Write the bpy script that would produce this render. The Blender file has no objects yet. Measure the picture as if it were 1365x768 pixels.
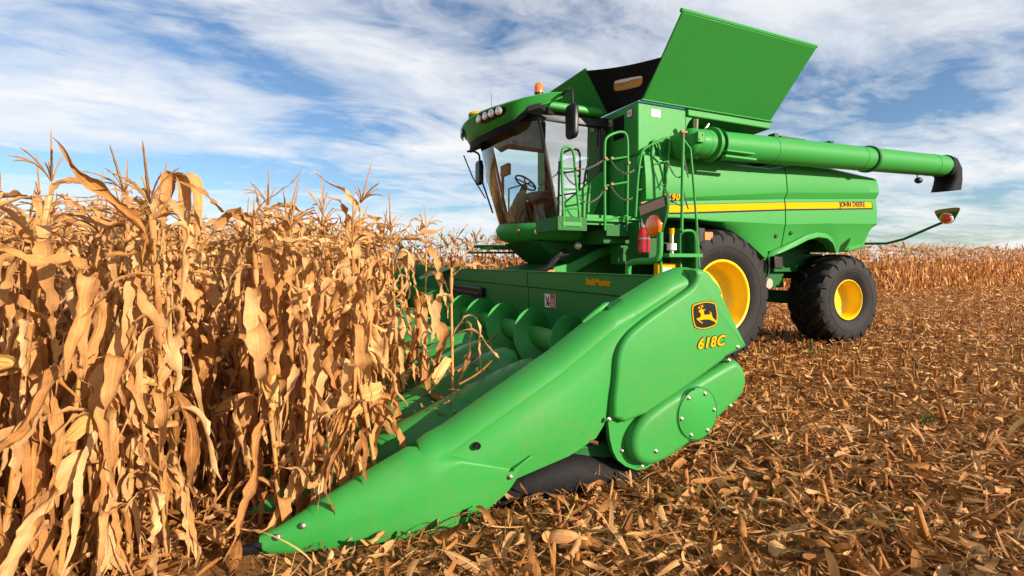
import bpy, bmesh, math, random
import numpy as np
from mathutils import Vector, Matrix

PI = math.pi
R = math.radians
random.seed(7)
rng = np.random.default_rng(11)
scene = bpy.context.scene
C = scene.collection

# ------------------------------------------------------------------ camera
cam_data = bpy.data.cameras.new('camera')
cam = bpy.data.objects.new('camera', cam_data)
C.objects.link(cam)
scene.camera = cam
cam_data.sensor_width = 36.0
cam_data.lens = 650 / 1365 * 36.0
cam_data.shift_y = -34 / 1365
cam_data.clip_end = 3000
cam_data.clip_start = 0.05
cam.location = (0, 0, 1.53)
cam.rotation_euler = (R(90), 0, -R(24))          # looks 66 degrees round from +x

# ------------------------------------------------------------------ light
SUN_EL, SUN_AZ = R(20), math.atan2(-0.85, 0.53)     # direction towards the sun, in the x-y plane
sd = Vector((math.cos(SUN_AZ) * math.cos(SUN_EL), math.sin(SUN_AZ) * math.cos(SUN_EL), math.sin(SUN_EL)))
sun_data = bpy.data.lights.new('sun', 'SUN')
sun_data.energy = 5.0
sun_data.angle = R(0.5)
sun_data.color = (1.0, 0.87, 0.72)
sun = bpy.data.objects.new('sun', sun_data)
C.objects.link(sun)
sun.location = (20, -40, 30)
sun.rotation_euler = (-sd).to_track_quat('-Z', 'Y').to_euler()

scene.view_settings.view_transform = 'Standard'
scene.view_settings.look = 'None'
scene.view_settings.exposure = 0.76
scene.view_settings.gamma = 1.0
scene.view_settings.use_curve_mapping = False
scene.render.engine = 'CYCLES'
scene.cycles.max_bounces = 6
scene.cycles.transparent_max_bounces = 12

# ------------------------------------------------------------------ sky
world = bpy.data.worlds.new('World')
scene.world = world
world.use_nodes = True


class N:
    """small node-tree helper"""
    def __init__(s, nt):
        s.nt = nt

    def add(s, t, ins=None, **kw):
        n = s.nt.nodes.new(t)
        for k, v in kw.items():
            setattr(n, k, v)
        for k, v in (ins or {}).items():
            sock = n.inputs[k]
            if isinstance(v, bpy.types.NodeSocket):
                s.nt.links.new(v, sock)
            else:
                sock.default_value = v
        return n

    def math(s, op, a, b=0.0, c=0.0, clamp=False):
        n = s.add('ShaderNodeMath', {0: a, 1: b, 2: c}, operation=op)
        n.use_clamp = clamp
        return n.outputs[0]

    def vmath(s, op, a, b=(0, 0, 0)):
        return s.add('ShaderNodeVectorMath', {0: a, 1: b}, operation=op).outputs[0]

    def ramp(s, fac, stops, interp='LINEAR'):
        n = s.add('ShaderNodeValToRGB', {'Fac': fac})
        cr = n.color_ramp
        cr.interpolation = interp
        while len(cr.elements) < len(stops):
            cr.elements.new(0.5)
        for e, (p, c) in zip(cr.elements, stops):
            e.position = p
            e.color = c if len(c) == 4 else (*c, 1)
        return n.outputs[0]

    def noise(s, vec, scale, detail=4, rough=0.55, dist=0.0, lac=2.0):
        return s.add('ShaderNodeTexNoise', {'Vector': vec, 'Scale': scale, 'Detail': detail, 'Roughness': rough,
                                            'Distortion': dist, 'Lacunarity': lac}).outputs['Fac']

    def mix(s, fac, a, b, blend='MIX'):
        n = s.add('ShaderNodeMix', data_type='RGBA', blend_type=blend)
        for i, v in ((0, fac), (6, a), (7, b)):
            if isinstance(v, bpy.types.NodeSocket):
                s.nt.links.new(v, n.inputs[i])
            else:
                n.inputs[i].default_value = v
        return n.outputs[2]


def build_world():
    nt = world.node_tree
    nt.nodes.clear()
    n = N(nt)
    sky = n.add('ShaderNodeTexSky', sky_type='NISHITA', sun_disc=False)
    sky.sun_elevation = SUN_EL
    sky.sun_rotation = math.atan2(sd.x, sd.y)
    sky.air_density = 1.0
    sky.dust_density = 0.6
    sky.ozone_density = 1.6
    tc = n.add('ShaderNodeTexCoord').outputs['Generated']
    sep = n.add('ShaderNodeSeparateXYZ', {0: tc})
    # clouds lie on a high flat layer, so they shrink and flatten towards the horizon
    den = n.math('ADD', n.math('MAXIMUM', sep.outputs[2], 0.0), 0.10)
    px = n.math('DIVIDE', sep.outputs[0], den)
    py = n.math('DIVIDE', sep.outputs[1], den)
    p = n.add('ShaderNodeCombineXYZ', {0: px, 1: py, 2: 0.0}).outputs[0]
    rot = n.add('ShaderNodeMapping', {'Vector': p, 'Rotation': (0, 0, R(-20)), 'Scale': (0.80, 1.25, 1.0),
                                      'Location': (3.1, 1.7, 0)}).outputs[0]
    big = n.noise(rot, 0.55, 3, 0.5, 0.6)
    mid = n.noise(rot, 1.7, 6, 0.6, 0.9)
    fine = n.noise(rot, 5.5, 5, 0.62, 0.6)
    den_ = n.math('ADD', n.math('MULTIPLY', big, 0.55), n.math('MULTIPLY', mid, 0.36))
    den_ = n.math('ADD', den_, n.math('MULTIPLY', fine, 0.16))
    cover = n.ramp(den_, [(0.445, (0, 0, 0)), (0.525, (0.55, 0.55, 0.55)), (0.62, (1, 1, 1))])
    thick = n.ramp(n.noise(rot, 1.1, 4, 0.55, 0.4), [(0.35, (0.84, 0.88, 0.94)), (0.58, (1.0, 1.0, 1.0))])
    base = n.mix(1.0, sky.outputs[0], (0.95, 1.14, 1.33, 1), 'MULTIPLY')
    cloud = n.mix(1.0, thick, (9.2, 9.2, 9.2, 1), 'MULTIPLY')
    col = n.mix(n.math('MULTIPLY', cover, 0.88), base, cloud)
    bg = n.add('ShaderNodeBackground', {'Color': col, 'Strength': 0.065})
    out = n.add('ShaderNodeOutputWorld', {'Surface': bg.outputs[0]})


build_world()


# ------------------------------------------------------------------ materials
def material(name):
    m = bpy.data.materials.new(name)
    m.use_nodes = True
    m.node_tree.nodes.clear()
    return m, N(m.node_tree)


def finish(n, surf, disp=None):
    o = n.add('ShaderNodeOutputMaterial', {'Surface': surf})


def painted(name, col, rough=0.35, coat=0.25, metal=0.0, dirt=0.12, dirtcol=(0.16, 0.10, 0.05), spec=0.5, bumps=0.0):
    m, n = material(name)
    tc = n.add('ShaderNodeTexCoord').outputs['Object']
    a = n.noise(tc, 2.3, 6, 0.62, 0.5)
    b = n.noise(tc, 22.0, 5, 0.6)
    f = n.math('MULTIPLY', a, b)
    fac = n.ramp(f, [(0.2, (0, 0, 0)), (0.42, (1, 1, 1))])
    fac = n.math('MULTIPLY', fac, dirt)
    tone = n.mix(n.math('MULTIPLY', a, 0.25), (*col, 1), tuple(c * 0.8 for c in col) + (1,))
    c = n.mix(fac, tone, (*dirtcol, 1))
    rr = n.math('ADD', n.math('MULTIPLY', b, 0.16), rough - 0.08)
    ins = {'Base Color': c, 'Roughness': rr, 'Metallic': metal, 'Coat Weight': coat, 'Coat Roughness': 0.12,
           'Specular IOR Level': spec}
    bh = n.math('ADD', n.math('MULTIPLY', a, 1.0), n.math('MULTIPLY', b, bumps))
    bp = n.add('ShaderNodeBump', {'Height': bh, 'Strength': 0.06 if not bumps else 0.35, 'Distance': 0.02}).outputs[0]
    ins['Normal'] = bp
    p = n.add('ShaderNodeBsdfPrincipled', ins)
    finish(n, p.outputs[0])
    return m


M = {}
M['green'] = painted('green_paint', (0.030, 0.270, 0.045), 0.50, 0.03, dirt=0.10, spec=0.20)
M['poly'] = painted('green_moulded_plastic', (0.030, 0.265, 0.044), 0.50, 0.0, dirt=0.16, dirtcol=(0.20, 0.16, 0.07), spec=0.30)
M['hood'] = painted('green_row_hood_plastic', (0.026, 0.235, 0.042), 0.42, 0.0, dirt=0.22, spec=0.4)
M['green_steel'] = painted('green_back_sheet', (0.016, 0.205, 0.048), 0.5, 0.0, spec=0.2, dirt=0.05, dirtcol=(0.10, 0.12, 0.03))
M['green_dark'] = painted('green_inner_frame', (0.012, 0.115, 0.022), 0.55, 0.0, dirt=0.06, spec=0.18)
M['yellow'] = painted('yellow_paint', (0.84, 0.56, 0.008), 0.36, 0.15, dirt=0.07, dirtcol=(0.30, 0.16, 0.04))
M['decal_yellow'] = painted('yellow_decal', (0.74, 0.36, 0.0006), 0.7, 0.0, spec=0.04, dirt=0.02)
M['black'] = painted('black_plastic', (0.007, 0.007, 0.008), 0.42, 0.0, dirt=0.15, dirtcol=(0.04, 0.03, 0.02), spec=0.35)
M['decal_black'] = painted('black_decal', (0.006, 0.0055, 0.005), 0.6, 0.0, dirt=0.03, spec=0.15)
M['skid'] = painted('worn_black_skid', (0.007, 0.007, 0.008), 0.6, 0.0, spec=0.1, dirt=0.25, dirtcol=(0.04, 0.032, 0.026), bumps=0.25)
M['rubber'] = painted('tyre_rubber', (0.011, 0.010, 0.010), 0.75, 0.0, dirt=0.45, dirtcol=(0.040, 0.031, 0.023), spec=0.3, bumps=0.3)
M['rubber_text'] = painted('tyre_letter_rubber', (0.008, 0.008, 0.008), 0.6, 0.0, dirt=0.1)
M['steel'] = painted('zinc_bolt', (0.55, 0.50, 0.40), 0.35, 0.0, 0.9, dirt=0.2)
M['rust'] = painted('rusty_bolt', (0.22, 0.10, 0.04), 0.6, 0.0, 0.2, dirt=0.3)
M['white'] = painted('white_label', (0.80, 0.79, 0.75), 0.5, 0.0, dirt=0.1)
M['orange_label'] = painted('orange_label', (0.75, 0.16, 0.02), 0.5, 0.0, dirt=0.1)
M['red_label'] = painted('red_label', (0.45, 0.03, 0.02), 0.5, 0.0, dirt=0.1)
M['bronze_reflector'] = painted('brown_reflector_strip', (0.30, 0.13, 0.04), 0.25, 0.4, dirt=0.1)
M['amber'] = painted('amber_lens', (0.90, 0.17, 0.006), 0.18, 0.8, dirt=0.06, bumps=0.0)
M['red_lens'] = painted('red_lens', (0.75, 0.03, 0.012), 0.16, 0.8, dirt=0.04)
M['red'] = painted('extinguisher_red', (0.62, 0.008, 0.018), 0.28, 0.5, dirt=0.06)
M['lens'] = painted('clear_lamp_lens', (0.70, 0.68, 0.64), 0.12, 0.9, 0.5, dirt=0.1)
M['seat'] = painted('cream_seat_fabric', (0.50, 0.43, 0.26), 0.7, 0.0, dirt=0.15)
M['tan_trim'] = painted('tan_cab_trim', (0.28, 0.18, 0.07), 0.6, 0.0, dirt=0.15)
M['dark_trim'] = painted('dark_cab_trim', (0.030, 0.026, 0.022), 0.5, 0.0, dirt=0.15)
M['canvas'] = painted('black_canvas', (0.004, 0.004, 0.005), 0.75, 0.0, dirt=0.03, spec=0.2)
M['maize'] = painted('maize_grain', (0.55, 0.27, 0.07), 0.7, 0.0, dirt=0.3, bumps=1.0)
M['grille'] = painted('grey_panel', (0.10, 0.10, 0.10), 0.5, 0.0, dirt=0.2)


def glass_mat(name, tint, refl=1.0):
    m, n = material(name)
    fr = n.add('ShaderNodeFresnel', {'IOR': 1.5}).outputs[0]
    fr = n.math('MULTIPLY', fr, refl, clamp=True)
    t = n.add('ShaderNodeBsdfTransparent', {'Color': (*tint, 1)}).outputs[0]
    g = n.add('ShaderNodeBsdfGlossy', {'Color': (1, 1, 1, 1), 'Roughness': 0.02}).outputs[0]
    mx = n.add('ShaderNodeMixShader', {0: fr, 1: t, 2: g}).outputs[0]
    finish(n, mx)
    return m


M['glass'] = glass_mat('tinted_cab_glass', (0.80, 0.93, 0.95), 1.8)
M['door_glass'] = glass_mat('door_glass', (0.66, 0.76, 0.74), 9.0)
M['clear_window'] = glass_mat('clear_vinyl', (0.85, 0.80, 0.70), 1.2)


def dry_leaf_mat(name, lo, mid, hi, trans=0.25, stripe=True, dark=0.35):
    m, n = material(name)
    uv = n.add('ShaderNodeUVMap').outputs[0]
    info = n.add('ShaderNodeObjectInfo').outputs['Random']
    tint = n.add('ShaderNodeAttribute', attribute_name='tint').outputs['Fac']
    tc = n.add('ShaderNodeTexCoord').outputs['Object']
    sc = n.add('ShaderNodeMapping', {'Vector': uv, 'Scale': (34, 1.3, 1)}).outputs[0]
    fib = n.noise(sc, 1.0, 2, 0.6)
    blot = n.noise(tc, 14.0, 3, 0.65, 0.6)
    v = n.math('ADD', n.math('MULTIPLY', tint, 0.75), n.math('MULTIPLY', info, 0.16))
    v = n.math('ADD', v, n.math('MULTIPLY', n.math('SUBTRACT', blot, 0.5), 0.55))
    v = n.math('ADD', v, n.math('MULTIPLY', n.math('SUBTRACT', fib, 0.5), 0.80), clamp=True)
    c = n.ramp(v, [(0.0, lo), (0.42, mid), (1.0, hi)])
    # weathered flecks with a shape of their own
    fl = n.ramp(n.noise(tc, 55.0, 2, 0.7), [(0.60, (0, 0, 0)), (0.75, (1, 1, 1))])
    c = n.mix(n.math('MULTIPLY', fl, dark), c, (0.10, 0.045, 0.015, 1))
    if stripe:
        s = n.add('ShaderNodeSeparateXYZ', {0: uv}).outputs[0]
        d = n.math('ABSOLUTE', n.math('SUBTRACT', s, 0.5))
        rib = n.ramp(d, [(0.025, (1, 1, 1)), (0.06, (0, 0, 0))])
        c = n.mix(n.math('MULTIPLY', rib, 0.35), c, (0.62, 0.36, 0.09, 1))
    bp = n.add('ShaderNodeBump', {'Height': fib, 'Strength': 0.8, 'Distance': 0.008}).outputs[0]
    d = n.add('ShaderNodeBsdfPrincipled', {'Base Color': c, 'Roughness': 0.62, 'Normal': bp, 'Specular IOR Level': 0.25}).outputs[0]
    t = n.add('ShaderNodeBsdfTranslucent', {'Color': c}).outputs[0]
    mx = n.add('ShaderNodeMixShader', {0: trans, 1: d, 2: t}).outputs[0]
    finish(n, mx)
    return m


M['corn_leaf'] = dry_leaf_mat('dry_corn_leaf', (0.21, 0.072, 0.017), (0.58, 0.270, 0.080), (0.88, 0.58, 0.27), 0.16)
M['corn_stalk'] = dry_leaf_mat('dry_corn_stalk', (0.28, 0.11, 0.025), (0.52, 0.25, 0.055), (0.68, 0.40, 0.13), 0.0, False)
M['corn_husk'] = dry_leaf_mat('dry_corn_husk', (0.45, 0.22, 0.05), (0.66, 0.37, 0.10), (0.78, 0.50, 0.20), 0.15, False, 0.2)
M['residue'] = dry_leaf_mat('chopped_residue', (0.10, 0.033, 0.009), (0.50, 0.200, 0.048), (0.88, 0.56, 0.25), 0.12, True, 0.4)
M['stub'] = dry_leaf_mat('cut_stub', (0.16, 0.055, 0.018), (0.44, 0.18, 0.04), (0.62, 0.33, 0.10), 0.0, False, 0.5)


def plain_mat(name, col, rough=0.8):
    m, n = material(name)
    tc = n.add('ShaderNodeTexCoord').outputs['Object']
    a = n.noise(tc, 30, 3)
    c = n.mix(a, (*[x * 0.7 for x in col], 1), (*[x * 1.3 for x in col], 1))
    p = n.add('ShaderNodeBsdfPrincipled', {'Base Color': c, 'Roughness': rough})
    finish(n, p.outputs[0])
    return m


M['weed'] = plain_mat('weed_green', (0.09, 0.14, 0.02))


def ground_mat():
    m, n = material('stubble_soil')
    tc = n.add('ShaderNodeTexCoord').outputs['Object']
    a = n.noise(tc, 0.35, 4, 0.6)
    b = n.noise(tc, 9.0, 8, 0.7, 0.8)
    c_ = n.noise(tc, 60.0, 5, 0.7, 0.4)
    st = n.add('ShaderNodeMapping', {'Vector': tc, 'Scale': (3.0, 14.0, 6.0), 'Rotation': (0, 0, 0.5)}).outputs[0]
    d = n.noise(st, 2.6, 6, 0.75, 1.2)
    v = n.math('ADD', n.math('MULTIPLY', b, 0.45), n.math('MULTIPLY', c_, 0.3))
    v = n.math('ADD', v, n.math('MULTIPLY', d, 0.35))
    col = n.ramp(v, [(0.34, (0.035, 0.016, 0.007)), (0.48, (0.17, 0.072, 0.022)), (0.58, (0.36, 0.165, 0.050)),
                     (0.72, (0.56, 0.31, 0.11))])
    col = n.mix(n.math('MULTIPLY', a, 0.4), col, (0.20, 0.090, 0.028, 1))
    bp = n.add('ShaderNodeBump', {'Height': v, 'Strength': 1.0, 'Distance': 0.05}).outputs[0]
    p = n.add('ShaderNodeBsdfPrincipled', {'Base Color': col, 'Roughness': 0.9, 'Normal': bp, 'Specular IOR Level': 0.1})
    finish(n, p.outputs[0])
    return m


M['ground'] = ground_mat()


# ------------------------------------------------------------------ mesh helpers
class G:
    """collects world-space geometry for ONE mesh object"""
    def __init__(s):
        s.v, s.f = [], []

    def add(s, vs, fs):
        o = len(s.v)
        s.v += [tuple(p) for p in vs]
        s.f += [tuple(i + o for i in f) for f in fs]
        return s

    def box(s, x0, x1, y0, y1, z0, z1):
        vs = [(x, y, z) for z in (z0, z1) for y in (y0, y1) for x in (x0, x1)]
        return s.add(vs, [(0, 2, 3, 1), (4, 5, 7, 6), (0, 1, 5, 4), (2, 6, 7, 3), (0, 4, 6, 2), (1, 3, 7, 5)])

    def hexa(s, a, b):
        """a, b: two quads (4 points each) joined"""
        return s.add(list(a) + list(b), [(3, 2, 1, 0), (4, 5, 6, 7), (0, 1, 5, 4), (1, 2, 6, 5), (2, 3, 7, 6), (3, 0, 4, 7)])

    def prism(s, poly, y0, y1):
        n = len(poly)
        vs = [(x, y0, z) for x, z in poly] + [(x, y1, z) for x, z in poly]
        fs = [tuple(range(n)), tuple(range(2 * n - 1, n - 1, -1))]
        fs += [(i, n + i, n + (i + 1) % n, (i + 1) % n) for i in range(n)]
        return s.add(vs, fs)

    def prism_x(s, poly, x0, x1):
        n = len(poly)
        vs = [(x0, y, z) for y, z in poly] + [(x1, y, z) for y, z in poly]
        fs = [tuple(range(n)), tuple(range(2 * n - 1, n - 1, -1))]
        fs += [(i, n + i, n + (i + 1) % n, (i + 1) % n) for i in range(n)]
        return s.add(vs, fs)

    def prism_z(s, poly, z0, z1):
        n = len(poly)
        vs = [(x, y, z0) for x, y in poly] + [(x, y, z1) for x, y in poly]
        fs = [tuple(range(n)), tuple(range(2 * n - 1, n - 1, -1))]
        fs += [(i, n + i, n + (i + 1) % n, (i + 1) % n) for i in range(n)]
        return s.add(vs, fs)

    def loft(s, rings, closed=True, cap=True):
        n = len(rings[0])
        vs = [p for r in rings for p in r]
        fs = []
        for k in range(len(rings) - 1):
            for i in range(n if closed else n - 1):
                j = (i + 1) % n
                fs.append((k * n + i, k * n + j, (k + 1) * n + j, (k + 1) * n + i))
        if cap and closed:
            fs.append(tuple(range(n - 1, -1, -1)))
            fs.append(tuple((len(rings) - 1) * n + i for i in range(n)))
        return s.add(vs, fs)

    def tube(s, pts, r, n=10, cap=True):
        pts = [Vector(p) for p in pts]
        rad = r if isinstance(r, (list, tuple)) else [r] * len(pts)
        rings = []
        ref = None
        for i, p in enumerate(pts):
            t = (pts[min(i + 1, len(pts) - 1)] - pts[max(i - 1, 0)]).normalized()
            if ref is None:
                ref = Vector((0, 0, 1)) if abs(t.z) < 0.9 else Vector((1, 0, 0))
            u = (ref - t * ref.dot(t)).normalized()
            w = t.cross(u)
            ref = u
            rings.append([p + (u * math.cos(2 * PI * k / n) + w * math.sin(2 * PI * k / n)) * rad[i] for k in range(n)])
        return s.loft(rings, True, cap)

    def lathe_y(s, prof, cx, cz, n=48):
        """prof: (radius, y) points turned about the y direction"""
        rings = [[(cx + r * math.cos(2 * PI * k / n), y, cz + r * math.sin(2 * PI * k / n)) for k in range(n)] for r, y in prof]
        return s.loft(rings, True, prof[0][0] > 1e-4 or prof[-1][0] > 1e-4)

    def cyl(s, p0, p1, r, n=20):
        return s.tube([p0, p1], r, n)

    def ball(s, c, rx, ry, rz, n=14, m=9):
        rings = []
        for j in range(m + 1):
            a = -PI / 2 + PI * j / m
            rr = max(math.cos(a), 1e-3)
            rings.append([(c[0] + rx * rr * math.cos(2 * PI * k / n), c[1] + ry * rr * math.sin(2 * PI * k / n), c[2] + rz * math.sin(a)) for k in range(n)])
        return s.loft(rings)

    def pillow(s, poly, yb, yf, rad, seg=5, dome=0.0):
        """outline in (x, z) raised from plane yb to plane yf (yf < yb) with a rounded rim"""
        P = np.array(poly, float)
        nx = np.roll(P, -1, 0) - np.roll(P, 1, 0)
        nx /= np.linalg.norm(nx, axis=1)[:, None] + 1e-9
        nor = np.stack([-nx[:, 1], nx[:, 0]], 1)
        ar = 0.5 * np.sum(P[:, 0] * np.roll(P[:, 1], -1) - np.roll(P[:, 0], -1) * P[:, 1])
        if ar < 0:
            nor = -nor
        rings = [[(x, yb, z) for x, z in P]]
        for k in range(seg + 1):
            a = PI / 2 * k / seg
            off = rad * (1 - math.cos(a))
            y = yf + rad * (1 - math.sin(a)) if (yb - yf) > rad else yb + (yf - yb) * math.sin(a)
            Q = P + nor * off
            rings.append([(x, y, z) for x, z in Q])
        c = P.mean(0)
        return s.loft(rings)


def smooth_poly(pts, it=2, closed=True):
    """corner-cutting (Chaikin); keeps the ends of an open line"""
    for _ in range(it):
        q = []
        n = len(pts)
        for i in range(n if closed else n - 1):
            a, b = np.array(pts[i], float), np.array(pts[(i + 1) % n], float)
            q += [tuple(a * .75 + b * .25), tuple(a * .25 + b * .75)]
        if not closed:
            q = [tuple(pts[0])] + q[1:-1] + [tuple(pts[-1])]
        pts = q
    return pts


def interp(x, xs, ys):
    return float(np.interp(x, xs, ys))


ORIGIN = {}


def origin(o):
    while o is not None and o.name not in ORIGIN:
        o = o.parent
    return ORIGIN[o.name] if o is not None else Vector((0, 0, 0))


def obj(name, g, mat, parent=None, bevel=0.0, seg=2, sharp=38, smooth=True, label=None, doubles=True):
    """links the collected geometry as ONE mesh object"""
    og = origin(parent)
    bm = bmesh.new()
    vs = [bm.verts.new((p[0] - og.x, p[1] - og.y, p[2] - og.z)) for p in g.v]
    for f in g.f:
        try:
            bm.faces.new([vs[i] for i in f])
        except ValueError:
            pass
    if doubles:
        bmesh.ops.remove_doubles(bm, verts=bm.verts, dist=1e-5)
    bmesh.ops.recalc_face_normals(bm, faces=bm.faces)
    me = bpy.data.meshes.new(name)
    bm.to_mesh(me)
    bm.free()
    if smooth:
        me.polygons.foreach_set('use_smooth', [True] * len(me.polygons))
        me.set_sharp_from_angle(angle=R(sharp))
    me.materials.append(M[mat] if isinstance(mat, str) else mat)
    o = bpy.data.objects.new(name, me)
    C.objects.link(o)
    if parent is not None:
        o.parent = parent
    if bevel:
        b = o.modifiers.new('bevel', 'BEVEL')
        b.width = bevel
        b.segments = seg
        b.limit_method = 'ANGLE'
        b.angle_limit = R(35)
        b.harden_normals = False
    if label:
        o['label'] = label
    return o


def thing(name, label, cat, loc, group=None):
    o = bpy.data.objects.new(name, None)
    C.objects.link(o)
    o.location = loc
    o.empty_display_size = 0.3
    o['label'] = label
    o['category'] = cat
    if group:
        o['group'] = group
    ORIGIN[o.name] = Vector(loc)
    return o


def node(name, parent):
    """an Empty part that holds sub-parts"""
    o = bpy.data.objects.new(name, None)
    C.objects.link(o)
    o.parent = parent
    return o


def text_geom(s, size, shear=0.0, bold=0.0, extrude=0.0, spacing=1.0):
    cu = bpy.data.curves.new('lettering', 'FONT')
    cu.body = s
    cu.size = size
    cu.shear = shear
    cu.offset = bold
    cu.extrude = extrude
    cu.space_character = spacing
    cu.align_x = 'CENTER'
    cu.align_y = 'CENTER'
    cu.resolution_u = 4
    o = bpy.data.objects.new('lettering', cu)
    C.objects.link(o)
    bpy.context.view_layer.update()
    me = bpy.data.meshes.new_from_object(o.evaluated_get(bpy.context.evaluated_depsgraph_get()))
    vs = [tuple(v.co) for v in me.vertices]
    fs = [tuple(p.vertices) for p in me.polygons]
    bpy.data.objects.remove(o)
    bpy.data.curves.remove(cu)
    bpy.data.meshes.remove(me)
    return vs, fs


def put_text(name, s, size, at, ux, uz, mat, parent, **kw):
    vs, fs = text_geom(s, size, **kw)
    at, ux, uz = Vector(at), Vector(ux), Vector(uz)
    nn = ux.cross(uz)
    g = G().add([at + ux * v[0] + uz * v[1] + nn * v[2] for v in vs], fs)
    return obj(name, g, mat, parent, smooth=False)


# ================================================================== GROUND
def axis_steps(lo, hi, fine_lo, fine_hi, fine, grow=1.22):
    a = list(np.arange(fine_lo, fine_hi, fine))
    d, x = fine, fine_hi
    while x < hi:
        a.append(x); d *= grow; x += d
    a.append(hi)
    d, x, b = fine, fine_lo - fine, []
    while x > lo:
        b.append(x); d *= grow; x -= d
    b.append(lo)
    return np.array(b[::-1] + a)


def ground_z(x, y):
    x = np.asarray(x, float); y = np.asarray(y, float)
    z = 0.014 * np.sin(x * 2.1 + 0.7 * np.sin(y * 1.3)) + 0.012 * np.sin(y * 12.37) * 0.6 + 0.012 * np.sin(x * 5.3 + y * 3.1)
    fade = np.clip(1.6 - np.hypot(x, y) / 60, 0, 1)
    return (z - 0.02) * fade


def build_ground():
    xs = axis_steps(-900, 1500, -8, 16, 0.14)
    ys = axis_steps(-60, 1500, 0.6, 13, 0.12)
    X, Y = np.meshgrid(xs, ys)
    Z = ground_z(X, Y)
    v = np.stack([X, Y, Z], -1).reshape(-1, 3)
    nx, ny = len(xs), len(ys)
    i = np.arange(nx - 1)[None, :] + np.arange(ny - 1)[:, None] * nx
    q = np.stack([i, i + 1, i + 1 + nx, i + nx], -1).reshape(-1, 4)
    o = quad_object('ground', v, q, M['ground'])
    o['kind'] = 'structure'


def quad_object(name, v, q, mat, uv=None, tint=None, parent=None):
    me = bpy.data.meshes.new(name)
    nq = len(q)
    me.vertices.add(len(v))
    me.vertices.foreach_set('co', np.ascontiguousarray(v, np.float32).ravel())
    me.loops.add(nq * 4)
    me.loops.foreach_set('vertex_index', np.ascontiguousarray(q, np.int32).ravel())
    me.polygons.add(nq)
    me.polygons.foreach_set('loop_start', np.arange(0, nq * 4, 4, dtype=np.int32))
    me.polygons.foreach_set('use_smooth', np.ones(nq, dtype=bool))
    if uv is not None:
        l = me.uv_layers.new(name='UVMap')
        l.data.foreach_set('uv', np.ascontiguousarray(uv[q.ravel()], np.float32).ravel())
    if tint is not None:
        a = me.attributes.new('tint', 'FLOAT', 'POINT')
        a.data.foreach_set('value', np.ascontiguousarray(tint, np.float32))
    me.update()
    me.validate()
    me.materials.append(mat)
    o = bpy.data.objects.new(name, me)
    C.objects.link(o)
    if parent is not None:
        o.parent = parent
    return o


build_ground()


# ================================================================== CORN HEADER
YM = 7.25                                      # the machine's middle line


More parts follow.
